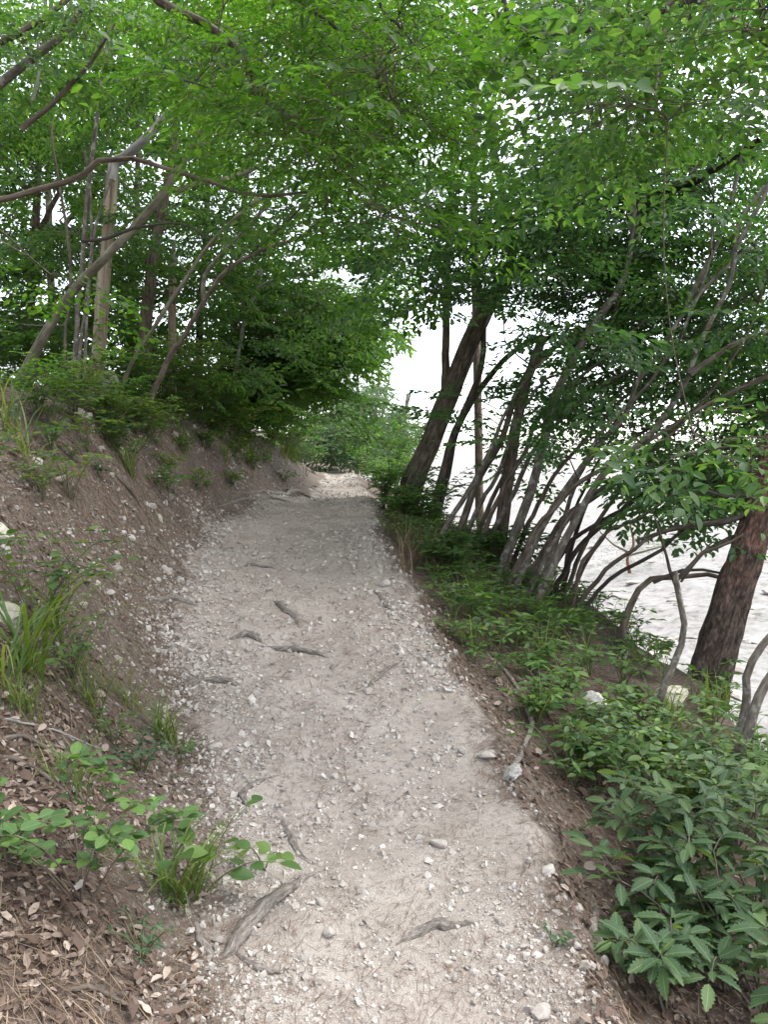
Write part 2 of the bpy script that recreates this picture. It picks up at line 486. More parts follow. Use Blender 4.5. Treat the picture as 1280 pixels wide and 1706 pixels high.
def ground_mat():
    m, nt, nd, lk, bs = nodes('ground')
    geo = nd.new('ShaderNodeNewGeometry')
    pth = nd.new('ShaderNodeAttribute'); pth.attribute_name = 'pathness'
    wht = nd.new('ShaderNodeAttribute'); wht.attribute_name = 'bare'
    hum = nd.new('ShaderNodeAttribute'); hum.attribute_name = 'humus'

    def nz(s, d=5, r=.65):
        t = noise(nd, s, d, r); lk.new(geo.outputs['Position'], t.inputs['Vector']); return t
    a, b, c = nz(3.2), nz(38, 6, .7), nz(150, 3, .6)
    p1 = ramp(nd, [(.30, (.268, .232, .200)), (.5, (.350, .310, .272)), (.7, (.420, .377, .336))]); lk.new(a.outputs['Fac'], p1.inputs[0])
    p2 = ramp(nd, [(.30, (.50, .46, .43)), (.45, (.92, .91, .90)), (.7, (1.12, 1.11, 1.10))]); lk.new(b.outputs['Fac'], p2.inputs[0])
    pm = nd.new('ShaderNodeMix'); pm.data_type = 'RGBA'; pm.blend_type = 'MULTIPLY'; pm.inputs[0].default_value = .85
    lk.new(p1.outputs[0], pm.inputs[6]); lk.new(p2.outputs[0], pm.inputs[7])
    e1 = ramp(nd, [(.28, (.066, .050, .040)), (.46, (.130, .104, .084)), (.60, (.19, .160, .134)), (.72, (.32, .285, .25))]); lk.new(b.outputs['Fac'], e1.inputs[0])
    h1 = ramp(nd, [(.3, (.046, .034, .027)), (.52, (.100, .076, .060)), (.72, (.19, .155, .13))]); lk.new(b.outputs['Fac'], h1.inputs[0])
    eh = nd.new('ShaderNodeMix'); eh.data_type = 'RGBA'
    lk.new(hum.outputs['Fac'], eh.inputs[0]); lk.new(e1.outputs[0], eh.inputs[6]); lk.new(h1.outputs[0], eh.inputs[7])
    # ragged edge of the trodden dirt
    ad = nd.new('ShaderNodeMath'); ad.operation = 'MULTIPLY_ADD'
    lk.new(nz(9, 5, .7).outputs['Fac'], ad.inputs[0]); ad.inputs[1].default_value = 1.6
    sb = nd.new('ShaderNodeMath'); sb.operation = 'SUBTRACT'
    lk.new(pth.outputs['Fac'], sb.inputs[0]); sb.inputs[1].default_value = .8
    lk.new(sb.outputs[0], ad.inputs[2])
    ed = nd.new('ShaderNodeMapRange'); ed.inputs[1].default_value = .3; ed.inputs[2].default_value = .75
    lk.new(ad.outputs[0], ed.inputs[0])
    x1 = nd.new('ShaderNodeMix'); x1.data_type = 'RGBA'
    lk.new(ed.outputs[0], x1.inputs[0]); lk.new(eh.outputs[2], x1.inputs[6]); lk.new(pm.outputs[2], x1.inputs[7])
    w1 = ramp(nd, [(.36, (.13, .122, .108)), (.46, (.235, .226, .21)), (.60, (.30, .29, .275))]); lk.new(nz(2.6, 9, .72).outputs['Fac'], w1.inputs[0])
    x2 = nd.new('ShaderNodeMix'); x2.data_type = 'RGBA'
    lk.new(wht.outputs['Fac'], x2.inputs[0]); lk.new(x1.outputs[2], x2.inputs[6]); lk.new(w1.outputs[0], x2.inputs[7])
    lk.new(x2.outputs[2], bs.inputs['Base Color'])
    bs.inputs['Roughness'].default_value = .95
    bs.inputs['Specular IOR Level'].default_value = .15
    sm = nd.new('ShaderNodeMath'); sm.operation = 'ADD'
    lk.new(b.outputs['Fac'], sm.inputs[0]); lk.new(c.outputs['Fac'], sm.inputs[1])
    bp = nd.new('ShaderNodeBump'); bp.inputs['Strength'].default_value = .75; bp.inputs['Distance'].default_value = .02
    lk.new(sm.outputs[0], bp.inputs['Height']); lk.new(bp.outputs[0], bs.inputs['Normal'])
    return m


M['ground'] = ground_mat()


# ------------------------------------------------------------------ ground
def axis(lo, f0, f1, hi, s, r):
    mid = np.arange(f0, f1, s)
    out = [mid]
    x, d, o = mid[-1], s, []
    while x < hi:
        d *= r; x += d; o.append(x)
    out.append(np.array(o))
    x, d, o = mid[0], s, []
    while x > lo:
        d *= r; x -= d; o.append(x)
    return np.concatenate([np.array(o[::-1]), mid, np.array(out[1])])


gx = axis(-60, -3.0, 2.6, 900, .034, 1.045)
gy = axis(-12, 1.6, 6.4, 1200, .034, 1.04)
X, Y = np.meshgrid(gx, gy)
Z, PTH, WHT, U, Vv, VEv = terrain(X, Y, True)
hum = sst(.05, .5, Vv) * (1 - WHT) + sst(-.1, .9, U - np.interp(Y, KY, BW) * .9) + sst(3.8, 2.4, Y) * sst(.15, .5, U)
hum = np.clip(hum + .3 * vnoise(X, Y, .5, 40), 0, 1)
nx, ny = len(gx), len(gy)
ii = np.arange(ny - 1)[:, None] * nx + np.arange(nx - 1)[None]
quads = np.stack([ii, ii + 1, ii + nx + 1, ii + nx], -1).reshape(-1, 4)
fc = lambda A: (A[:-1, :-1] + A[1:, 1:]).ravel() * .5
fp, fw, fu, fv = fc(PTH), fc(WHT), fc(U), fc(Vv)
xl_, xr_ = path_edges(fc(Y))
fx = fc(X)
zone = np.where(fp > .5, 0, np.where(fw > .5, 3, np.where(fx < (xl_ + xr_) / 2, 1, 2)))
GV = np.stack([X, Y, Z], -1).reshape(-1, 3)
GA = {'pathness': PTH.ravel(), 'bare': WHT.ravel(), 'humus': hum.ravel()}
for k, (nm, lab, cat) in enumerate([('path', 'trodden pale gravel footpath climbing between the trees', 'path'),
                                    ('hill_bank', 'eroded brown earth bank rising left of the footpath', 'bank'),
                                    ('hillside_ground', 'litter covered verge sloping down right of the footpath', 'slope'),
                                    ('bare_rock_ground', 'bright pale bare rock ground far below on the right', 'ground')]):
    q = quads[zone == k]
    uq, inv = np.unique(q.ravel(), return_inverse=True)
    me = new_mesh(nm, GV[uq], [inv.reshape(-1, 4)], M['ground'], {a: b[uq] for a, b in GA.items()})
    o = obj(nm, me)
    o['kind'] = 'structure'
    o['label'] = lab
    o['category'] = cat
print('ground', len(quads), time.time() - T0)


# ------------------------------------------------------------------ leaves
def leaf_shape(k=5, w=.30, peak=.5, fold=.25, droop=.15, serr=0.0, wave=0.0, petiole=.0):
    """leaf sheet, base at the origin, tip along +X, unit length; two rows of quads with a folded midrib"""
    s = np.linspace(0, 1, k + 1)
    ww = w * np.where(s < peak, np.sin(s / peak * math.pi / 2) ** .8, np.cos((s - peak) / (1 - peak) * math.pi / 2) ** .75)
    sx = s.copy()
    if serr:
        ww = ww * np.where(np.arange(k + 1) % 2 == 1, 1 + serr * .4, 1 - serr)
        sx = sx + np.where(np.arange(k + 1) % 2 == 1, serr * .10, 0)
    ww[-1] = 0
    ww[0] = .012
    z = -droop * s * s
    mid = np.stack([s, 0 * s, z], -1)
    wv = wave * np.sin(np.arange(k + 1) * 1.9)
    L = np.stack([np.clip(sx, 0, 1), ww, z + fold * ww + wv], -1)
    R = np.stack([np.clip(sx, 0, 1), -ww, z + fold * ww - wv], -1)
    V = np.concatenate([mid, L[1:-1], R[1:-1]])
    n = k + 1
    l = lambda i: 0 if i == 0 else (k if i == k else n + i - 1)
    r = lambda i: 0 if i == 0 else (k if i == k else n + (k - 1) + i - 1)
    F3, F4 = [], []
    for i in range(k):
        if i == 0:
            F3 += [[0, 1, l(1)], [0, r(1), 1]]
        elif i == k - 1:
            F3 += [[i, k, l(i)], [i, r(i), k]]
        else:
            F4 += [[i, i + 1, l(i + 1), l(i)], [i, r(i), r(i + 1), i + 1]]
    return V, F3, F4


def leaf_mesh(name, mat, **kw):
    V, F3, F4 = leaf_shape(**kw)
    return new_mesh(name, V, [np.array(F3), np.array(F4)] if F4 else [np.array(F3)], mat)


def frame(a, n):
    a = a / (np.linalg.norm(a, axis=-1, keepdims=True) + 1e-9)
    b = np.cross(n, a)
    b /= np.linalg.norm(b, axis=-1, keepdims=True) + 1e-9
    n = np.cross(a, b)
    return a, b, n


CARD = {   # six-point leaf for the crowns: base, right, right, tip, left, left
    'ovate': np.array([[0, 0, 0], [.30, -.22, .07], [.68, -.19, .03], [1, 0, -.12], [.68, .19, .03], [.30, .22, .07]]),
    'lance': np.array([[0, 0, 0], [.30, -.15, .05], [.66, -.13, .02], [1, 0, -.15], [.66, .13, .02], [.30, .15, .05]]),
    'broad': np.array([[0, 0, 0], [.28, -.30, .09], [.66, -.27, .04], [1, 0, -.12], [.66, .27, .04], [.28, .30, .09]]),
    'needle': np.array([[0, 0, 0], [.3, -.022, .0], [.7, -.02, 0], [1, 0, 0], [.7, .02, .0], [.3, .022, 0]]),
}


def leaf_cloud(name, pos, a, n, size, kind, mat, origin, rng):
    a, b, n = frame(a, n)
    t = CARD[kind]
    V = pos[:, None] + size[:, None, None] * (t[None, :, 0, None] * a[:, None] + t[None, :, 1, None] * b[:, None] + t[None, :, 2, None] * n[:, None])
    m = len(pos)
    i = np.arange(m)[:, None] * 6
    Q = np.concatenate([i + np.array([[0, 1, 2, 3]]), i + np.array([[0, 3, 4, 5]])])
    rnd = np.repeat(rng.random(m), 6)
    return new_mesh(name, V.reshape(-1, 3) - origin, [Q], mat, {'rnd': rnd}, smooth=False)


def spray_template(rng, L=.36, nside=5, nl=4, leaf=.07, jitter=.35):
    pos, a, n, s = [], [], [], []

    def leafat(p, ang, sc=1.0):
        d = np.array([math.cos(ang), math.sin(ang), rng.normal(-.18, .22)])
        nn = np.array([rng.normal(0, jitter), rng.normal(0, jitter), 1.0])
        pos.append(p); a.append(d); n.append(nn); s.append(leaf * sc * rng.uniform(.65, 1.15))
    side = 1
    for i in range(nside):
        t = (i + .6) / nside
        p = np.array([t * L, .03 * math.sin(t * 5), -.12 * L * t * t])
        ang = side * rng.uniform(.6, 1.0)
        ln = L * (.62 - .38 * t)
        m = max(2, int(nl * (1.1 - .5 * t)))
        for j in range(m):
            q = p + (j + .5) / m * ln * np.array([math.cos(ang), math.sin(ang), -.1])
            leafat(q, ang + (-1) ** j * rng.uniform(.5, 1.0))
        leafat(p + ln * np.array([math.cos(ang), math.sin(ang), -.1]), ang + rng.normal(0, .2), 1.05)
        leafat(p, -ang * 1.1)
        side = -side
    leafat(np.array([L, 0, -.12 * L]), rng.normal(0, .2), 1.1)
    return np.array(pos), np.array(a), np.array(n), np.array(s)


def place_sprays(tmpls, base, yaw, pitch, roll, scale, rng):
    """instance spray templates -> leaf frames"""
    out = [[], [], [], [], []]
    pick = rng.integers(0, len(tmpls), len(base))
    for k, (tp, ta, tn, ts) in enumerate(tmpls):
        idx = np.nonzero(pick == k)[0]
        if not len(idx):
            continue
        cyw, syw = np.cos(yaw[idx]), np.sin(yaw[idx])
        cp, sp = np.cos(pitch[idx]), np.sin(pitch[idx])
        cr, sr = np.cos(roll[idx]), np.sin(roll[idx])
        z0 = np.zeros_like(cyw)
        Rz = np.stack([np.stack([cyw, -syw, z0], -1), np.stack([syw, cyw, z0], -1), np.stack([z0, z0, z0 + 1], -1)], -2)
        Ry = np.stack([np.stack([cp, z0, sp], -1), np.stack([z0, z0 + 1, z0], -1), np.stack([-sp, z0, cp], -1)], -2)
        Rx = np.stack([np.stack([z0 + 1, z0, z0], -1), np.stack([z0, cr, -sr], -1), np.stack([z0, sr, cr], -1)], -2)
        R = Rz @ Ry @ Rx
        sc = scale[idx][:, None, None]
        out[0].append((base[idx][:, None] + sc * np.einsum('mij,lj->mli', R, tp)).reshape(-1, 3))
        out[1].append(np.einsum('mij,lj->mli', R, ta).reshape(-1, 3))
        out[2].append(np.einsum('mij,lj->mli', R, tn).reshape(-1, 3))
        out[3].append((scale[idx][:, None] * ts[None]).ravel())
    return [np.concatenate(o) for o in out[:4]]


TM = {k: [spray_template(np.random.default_rng(100 + i * 7 + j), **kw) for i in range(6)] for j, (k, kw) in enumerate({
    'near': dict(L=.34, nside=7, nl=5, leaf=.050, jitter=.45),
    'mid': dict(L=.38, nside=7, nl=4, leaf=.072, jitter=.55),
    'dense': dict(L=.40, nside=6, nl=4, leaf=.095, jitter=.6),
    'fine': dict(L=.42, nside=7, nl=5, leaf=.055, jitter=.6),
    'far': dict(L=.55, nside=6, nl=4, leaf=.13, jitter=.7),
}.items())}

LEAF_OBJ = {
    'ovate': dict(k=5, w=.26, peak=.42, fold=.22, droop=.14),
    'broad': dict(k=5, w=.34, peak=.42, fold=.2, droop=.12),
    'round': dict(k=6, w=.33, peak=.48, fold=.16, droop=.06),
    'oak': dict(k=16, w=.215, peak=.50, fold=.28, droop=.22, serr=.22, wave=.012),
    'lance': dict(k=5, w=.15, peak=.4, fold=.25, droop=.2),
    'dead': dict(k=6, w=.26, peak=.5, fold=.5, droop=-.25, wave=.05),
}
_lm = {}


def lmesh(kind, mat):
    if (kind, mat) not in _lm:
        _lm[(kind, mat)] = leaf_mesh('leaf', M[mat], **LEAF_OBJ[kind])
    return _lm[(kind, mat)]


def leaf_objects(root, origin, pos, a, n, size, kind, mat, name='leaf', owner=None):
    a, b, n = frame(a, n)
    me = lmesh(kind, mat)
    for i in range(len(pos)):
        o = bpy.data.objects.new(name, me)
        COL.objects.link(o)
        o.parent = root if owner is None else owner[i]
        s = float(size[i])
        m = Matrix.Identity(4)
        for r in range(3):
            m[r][0], m[r][1], m[r][2], m[r][3] = a[i, r] * s, b[i, r] * s, n[i, r] * s, pos[i, r] - origin[r]
        o.matrix_basis = m


# ------------------------------------------------------------------ trees
# a stem: dict(b=(base px) or None, pts=[(px,py,depth offset)...], w=(px at base, px at tip), mat)
def stem_points(st):
    d0 = st.get('d')
    pts = st['pts']
    if d0 is None:
        p0, d0 = G(pts[0][0], pts[0][1])
    st['depth'] = d0
    w0, w1 = st['w']
    P3 = [P(px, py, d0 + off) for px, py, off in pts]
    if st.get('root', True):                       # run the foot into the ground
        x, y, z = P3[0]
        h = float(terrain(x, y))
        if z > h - .05:
            dirn = (P3[0] - P3[1]); dirn /= np.linalg.norm(dirn) + 1e-9
            if dirn[2] > -.3:
                dirn = np.array([dirn[0] * .3, dirn[1] * .3, -1.0])
            t = np.arange(0, 8, .05)
            q = P3[0] + t[:, None] * dirn
            k = int(np.argmax(q[:, 2] < terrain(q[:, 0], q[:, 1]) - .12))
            P3 = [q[k]] + ([(P3[0] + q[k]) / 2] if k > 10 else []) + P3
    P3 = np.array(P3)
    n = max(6, int(np.linalg.norm(np.diff(P3, axis=0), axis=1).sum() / .10))
    C = catmull(P3, n)
    rs = np.random.default_rng(int(abs(P3.sum() * 1000)) % 99999)
    amp = st.get('wob', .012)
    wob = np.cumsum(rs.normal(0, 1, (n, 3)), 0)
    wob -= np.linspace(0, 1, n)[:, None] * wob[-1]
    C = C + amp * wob / math.sqrt(n) * 1.6
    t = np.linspace(0, 1, n)
    d0r = st['depth']
    r = (w0 * (1 - t) + w1 * t) / 2 / FPX * d0r
    if st.get('root', True) and w0 > 12:
        r = r * (1 + .22 * np.exp(-t * n * .10 / .22))
    return C, r


class Tree:
    def __init__(s, name, label, stems, leaf='leaf_mid', card='ovate', tmpl='mid', lsize=1.0, group=None, cat='tree', near=0, reach=1.0, group_leaf=None):
        s.name, s.label, s.stems, s.leaf, s.card, s.tmpl, s.lsize, s.group, s.cat, s.near = name, label, stems, leaf, card, tmpl, lsize, group, cat, near
        s.pads = []
        s.geo = [stem_points(st) for st in stems]
        lowest = min((g[0][0] for g, st in zip(s.geo, stems) if st.get('root', True)), key=lambda p: p[2], default=s.geo[0][0][0])
        s.base = np.array(lowest)
        s.nodes = np.vstack([g[0][int(len(g[0]) * st.get('from', .35)):] for g, st in zip(s.geo, stems)])
        s.noder = np.concatenate([g[1][int(len(g[1]) * st.get('from', .35)):] for g, st in zip(s.geo, stems)])

    def build(s, rng):
        o0 = s.base
        root = empty(s.name, o0, s.label, s.cat, s.group)
        for (C, r), st in zip(s.geo, s.stems):
            w = st['w'][0]
            sides = 30 if w > 30 else (16 if w > 12 else 8)
            V, Q, B = tube(C, r, sides, rough=.03, rng=rng, ridge=.34 if w > 30 else .22)
            me = new_mesh(st.get('name', 'trunk'), V - o0, [Q], M[st.get('mat', 'bark_grey')], {'bco': B})
            obj(st.get('name', 'trunk'), me, root)
            st['me'] = me
        if s.pads:
            pads = np.array(s.pads)
            nodes_ = s.nodes
            nr = s.noder
            acc = Acc()
            d = np.min(np.linalg.norm(pads[:, None] - nodes_[None, ::2], axis=2), axis=1)
            order = np.argsort(d)
            SB, SY, SP, SR, SS = [], [], [], [], []
            for k in order:
                c = pads[k]
                dist = np.linalg.norm(nodes_ - c, axis=1) + .35 * np.maximum(nodes_[:, 2] - c[2], 0)
                i = int(np.argmin(dist))
                p0 = nodes_[i]
                ln = np.linalg.norm(c - p0)
                r0 = min(nr[i] * .7, .004 + .006 * ln)
                m1 = p0 * .6 + c * .4 + rng.normal(0, .09 * ln, 3) + np.array([0, 0, .10 * ln])
                m2 = p0 * .25 + c * .75 + rng.normal(0, .07 * ln, 3) + np.array([0, 0, .06 * ln])
                npt = max(5, min(12, int(ln / .12)))
                C = catmull([p0, m1, m2, c], npt)
                rr = np.linspace(max(r0, .0035), .003, npt)
                acc.add(*tube(C, rr, 5 if ln > .6 else 4))
                nodes_ = np.vstack([nodes_, C[npt // 2:]])
                nr = np.concatenate([nr, rr[npt // 2:]])
                dirn = c - m2
                yaw0 = math.atan2(dirn[1], dirn[0])
                ns = int(rng.integers(4, 8))
                rad = .30 * s.lsize
                for j in range(ns):
                    yw = yaw0 + rng.normal(0, 1.1)
                    bb = c + np.array([math.cos(yw), math.sin(yw), 0]) * rng.uniform(0, rad) + np.array([0, 0, rng.normal(0, .10)])
                    acc.add(*tube(np.array([c, (c + bb) / 2 + [0, 0, .02], bb + .22 * s.lsize * np.array([math.cos(yw), math.sin(yw), -.05])]), [.003, .0025, .0012], 3))
                    SB.append(bb); SY.append(yw); SP.append(rng.normal(.12, .30)); SR.append(rng.normal(0, .40)); SS.append(s.lsize * rng.uniform(.75, 1.2))
            tw = obj('twigs', acc.mesh('twigs', M['twig'] if s.leaf != 'leaf_dark' else M['bark_dark'], o0), root)
            tw['kind'] = 'stuff'
            pos, a, n, sz = place_sprays(TM[s.tmpl], np.array(SB), np.array(SY), np.array(SP), np.array(SR), np.array(SS), rng)
            if s.near:
                qx, qy, dd = proj(pos)
                ok = (qx > 10) & (qx < 1270) & (qy > 10) & (qy < 1000) & (dd > 1)
                app = np.where(ok, sz / np.maximum(dd, .1), 0)
                sel = np.argsort(-app)[:s.near]
                leaf_objects(root, o0, pos[sel], a[sel], n[sel], sz[sel], 'ovate' if s.card == 'lance' else s.card, s.leaf)
                keep = np.ones(len(pos), bool); keep[sel] = False
                pos, a, n, sz = pos[keep], a[keep], n[keep], sz[keep]
            cr = obj('crown', leaf_cloud('crown', pos, a, n, sz, s.card, M[s.leaf], o0, rng), root)
            cr['kind'] = 'stuff'
            s.nleaf = len(pos)
        return root


def S(d, w, pts, mat='bark_grey', **kw):
    pts = [p if len(p) == 3 else (p[0], p[1], 0) for p in pts]
    return dict(d=d, w=w, pts=pts, mat=mat, **kw)


T = {}
# --- left of the path
T['pole'] = Tree('dead_tree', 'dead tree with barkless tan lower trunk and grey top, by pale boulder', [
    S(7.6, (24, 19), [(158, 668), (163, 600), (172, 480), (180, 380), (186, 300)], 'wood_bare', wob=.006),
    S(7.6, (19, 9), [(186, 302), (190, 272), (205, 262), (235, 238), (270, 200), (300, 165)], 'wood_dead', root=False, name='limb')], cat='tree')
T['lean'] = Tree('leaning_tree', 'smooth olive-grey trunk leaning right across the barkless dead tree', [
    S(6.3, (19, 8), [(20, 660, .3), (70, 570, .2), (120, 490, .1), (180, 430), (240, 365), (288, 305, -.1), (330, 225, -.2), (370, 165, -.3), (412, 112, -.4)], 'bark_green'),
    S(6.3, (11, 5), [(296, 318), (350, 303), (400, 290), (440, 268), (462, 240)], 'bark_green', root=False, name='branch'),
    S(6.3, (10, 4), [(325, 240, -.2), (360, 232, -.2), (390, 190, -.3), (440, 160, -.4)], 'bark_green', root=False, name='branch'),
    S(6.3, (8, 4), [(412, 112, -.4), (422, 80, -.4), (440, 40, -.4)], 'bark_green', root=False, name='branch')], 'leaf_bright', 'ovate', 'mid')
T['dark'] = Tree('dark_trunk_tree', 'straight dark rough trunk between the two barkless dead trees', [
    S(8.6, (24, 10), [(243, 645), (240, 560), (248, 480), (260, 400), (275, 330), (290, 250), (300, 150), (305, 40)], 'bark_brown')], 'leaf_mid', 'ovate', 'mid')
T['snag'] = Tree('broken_dead_tree', 'thin barkless tan dead trunk broken off at its top', [
    S(8.8, (15, 12), [(286, 640), (286, 560), (287, 490), (288, 440)], 'wood_bare', wob=.005),
    S(8.8, (12, 6), [(288, 442), (288, 425), (290, 400)], 'wood_dead', root=False, name='broken_top')])
T['arch'] = Tree('arching_branch_tree', 'tree at left edge with one long arching bough over the bank', [
    S(3.5, (60, 20), [(-260, 900, -.6), (-230, 700, -.5), (-190, 520, -.4), (-130, 420, -.2), (-60, 350)], 'bark_brown'),
    S(3.5, (11, 5), [(-62, 352), (0, 328), (60, 315), (125, 303), (150, 285), (172, 273), (215, 270), (260, 287), (340, 310), (420, 325), (510, 320)], 'bark_brown', root=False, name='bough', wob=.03),
    S(3.5, (6, 2.5), [(140, 408), (180, 402), (225, 385), (280, 378), (320, 384), (350, 400)], 'bark_dark', root=False, name='branch', wob=.02)], 'leaf_bright', 'ovate', 'near', near=60)
T['clump'] = Tree('forked_tree', 'pale forked stems fanning right above the bank crest', [
    S(7.4, (9, 5), [(205, 640), (225, 600), (265, 540), (310, 470), (360, 400), (420, 345), (485, 310)], 'bark_green'),
    S(7.4, (11, 5), [(262, 640), (285, 585), (305, 560), (330, 510), (370, 450), (440, 412), (500, 395), (530, 368)], 'bark_brown', wob=.03),
    S(7.4, (8, 4), [(340, 500), (338, 470), (350, 440), (395, 395), (450, 340)], 'bark_grey', root=False, name='branch'),
    S(7.4, (6, 3), [(420, 420), (470, 380), (500, 350), (560, 330)], 'bark_dark', root=False, name='branch')], 'leaf_mid', 'ovate', 'mid')
T['bundle'] = Tree('thin_stemmed_tree', 'bundle of thin upright grey stems left of the barkless trunk', [
    S(7.0, (9, 6), [(118, 650), (124, 560), (132, 450), (142, 330), (158, 200), (172, 100), (186, -30)], 'bark_grey'),
    S(7.0, (7, 4), [(128, 650), (135, 560), (145, 470), (150, 400), (150, 330), (140, 250)], 'bark_grey'),
    S(7.0, (6, 4), [(140, 650), (142, 560), (150, 460), (160, 380), (185, 300)], 'bark_grey'),
    S(7.0, (6, 4), [(105, 650), (108, 560), (118, 470), (112, 380), (95, 280), (85, 200)], 'bark_brown')], 'leaf_mid', 'ovate', 'mid')
T['upleft'] = Tree('upper_left_tree', 'tree whose grey boughs slant up across the top left corner', [
    S(5.6, (40, 24), [(-330, 800, -.4), (-260, 560, -.2), (-180, 340), (-100, 220)], 'bark_brown'),
    S(5.6, (15, 10), [(-102, 222), (-40, 170), (0, 140), (60, 92), (110, 50), (160, -30)], 'bark_grey', root=False, name='bough'),
    S(5.6, (13, 8), [(-102, 222), (-50, 110), (0, 75), (60, 42), (125, -10)], 'bark_brown', root=False, name='bough'),
    S(5.6, (9, 5), [(30, 216), (75, 180), (115, 140), (160, 90), (200, 20)], 'bark_brown', root=False, name='branch'),
    S(5.6, (6, 3), [(50, 170), (62, 130), (60, 90), (65, 60)], 'wood_dead', root=False, name='branch')], 'leaf_mid', 'ovate', 'mid')
T['over'] = Tree('overhanging_tree', 'tree reaching bright sunlit leaves over the path at top centre', [
    S(3.4, (90, 50), [(-760, 1100, -.6), (-640, 560, -.4), (-420, 100, -.3), (-160, -160)], 'bark_brown'),
    S(3.4, (20, 4), [(-162, -160), (60, -180), (200, -80), (272, -6), (330, 22), (385, 58), (420, 110), (432, 150), (470, 180), (520, 230), (560, 262)], 'bark_brown', root=False, name='bough', wob=.03),
    S(3.4, (10, 4), [(200, -82), (340, -70), (440, -30), (540, 30), (600, 90), (640, 160)], 'bark_dark', root=False, name='bough'),
    S(3.4, (7, 3), [(640, 20), (670, 60), (700, 95), (725, 120)], 'bark_dark', root=False, name='branch'),
    S(3.4, (12, 6), [(340, -70), (500, -90), (600, -40), (640, 20)], 'bark_dark', root=False, name='branch')], 'leaf_bright', 'lance', 'near', near=240)
# --- right of the path
T['big'] = Tree('big_leaning_tree', 'thick furrowed brown trunk leaning right at the path crest', [
    S(9.2, (40, 26), [(676, 832), (690, 800), (715, 745), (745, 670), (775, 590), (805, 522), (832, 478)], 'bark_brown', wob=.008),
    S(9.2, (14, 9), [(742, 672), (744, 620), (746, 550), (746, 480), (750, 380), (757, 250), (770, 160)], 'bark_brown', root=False, name='trunk'),
    S(9.2, (20, 9), [(830, 482), (850, 440), (850, 390), (838, 330), (822, 250), (815, 170)], 'bark_dark', root=False, name='limb'),
    S(9.2, (15, 8), [(838, 470), (900, 402, -.5), (960, 358, -1), (1050, 326, -1.6), (1140, 308, -2.2), (1190, 280, -2.6), (1265, 235, -3)], 'bark_dark', root=False, name='limb'),
    S(9.2, (15, 8), [(735, 800), (752, 735), (770, 690), (800, 615), (806, 545), (798, 470)], 'bark_brown'),
    S(9.2, (13, 7), [(745, 790), (765, 705), (828, 612), (880, 572), (940, 560)], 'bark_dark'),
    S(8.6, (9, 4), [(770, 270, -.3), (820, 240, -.5), (880, 205, -.8), (940, 182, -1)], 'bark_dark', root=False, name='branch')], 'leaf_dark', 'ovate', 'mid', near=40)
T['sinuous'] = Tree('sinuous_tree', 'tall sinuous grey stem rising through the right canopy with a vine', [
    S(7.0, (16, 8), [(848, 915), (885, 820), (905, 740), (920, 670), (945, 620), (975, 560), (1010, 510), (1032, 478), (1050, 420), (1057, 360), (1050, 305), (1030, 255), (1012, 200), (1020, 130)], 'bark_grey'),
    S(7.0, (7, 5), [(985, 590), (1010, 560), (1030, 500), (1035, 470), (1058, 400), (1066, 350), (1064, 300), (1080, 200), (1075, 90)], 'bark_dark', root=False, name='vine'),
    S(7.0, (9, 5), [(1050, 300), (1070, 250), (1072, 160), (1066, 60)], 'bark_grey', root=False, name='branch')], 'leaf_dark', 'ovate', 'mid', near=60)
T['fana'] = Tree('slanting_tree', 'pale slanting trunk with lichen patches, first of the right-hand pair', [
    S(6.3, (12, 6), [(880, 935), (905, 880), (945, 815), (1000, 740), (1042, 690), (1060, 640), (1100, 590), (1132, 535), (1148, 512), (1190, 462), (1260, 405)], 'bark_grey'),
    S(6.3, (9, 5), [(1140, 522), (1165, 470), (1200, 400), (1222, 330), (1240, 240)], 'bark_grey', root=False, name='branch')], 'leaf_dark', 'ovate', 'mid', near=60)
T['fanb'] = Tree('slanting_tree', 'pale slanting trunk forking beneath the right edge canopy, second of the pair', [
    S(6.0, (13, 6), [(915, 955), (945, 890), (1000, 795), (1060, 742), (1100, 700), (1140, 640), (1160, 590), (1190, 520), (1215, 470), (1225, 415), (1232, 370), (1275, 310)], 'bark_grey'),
    S(6.0, (10, 6), [(1148, 622), (1200, 585), (1245, 562), (1300, 545)], 'bark_grey', root=False, name='branch'),
    S(6.0, (9, 5), [(1226, 415), (1245, 380), (1285, 300), (1300, 200)], 'bark_grey', root=False, name='branch')], 'leaf_dark', 'ovate', 'mid', near=60)
T['stub'] = Tree('thick_grey_tree', 'thick rough grey trunk in the middle of the right-hand stems', [
    S(7.6, (24, 14), [(832, 900), (842, 820), (853, 745), (864, 690), (880, 630), (905, 560)], 'bark_brown'),
    S(7.6, (13, 7), [(768, 885), (800, 800), (838, 735), (862, 655), (888, 612), (930, 575), (975, 548)], 'bark_brown'),
    S(7.6, (9, 5), [(800, 880), (830, 810), (850, 770), (865, 740)], 'bark_brown')], 'leaf_dark', 'ovate', 'mid')
fan = []
for b, pts in enumerate([
        [(930, 965), (960, 905), (1010, 850), (1090, 800), (1180, 762), (1290, 735)],
        [(945, 975), (975, 900), (1040, 800), (1110, 720), (1200, 660), (1290, 620)],
        [(935, 960), (950, 890), (985, 800), (1040, 730), (1120, 690), (1240, 682), (1300, 686)],
        [(955, 985), (1000, 900), (1060, 830), (1140, 790), (1230, 780), (1300, 790)],
        [(940, 968), (955, 870), (990, 780), (1030, 700), (1090, 610), (1150, 560), (1280, 470)]]):
    fan.append(S(6.6, (10 - b, 4), [(x, y, .12 * b - .1 * i) for i, (x, y) in enumerate(pts)], ['bark_dark', 'bark_brown', 'bark_dark', 'bark_brown', 'bark_dark'][b], wob=.03))
T['fan'] = Tree('fanning_shrub_tree', 'dark multi-stemmed tree fanning right over the drop', fan, 'leaf_dark', 'ovate', 'mid', near=40)
fan = []
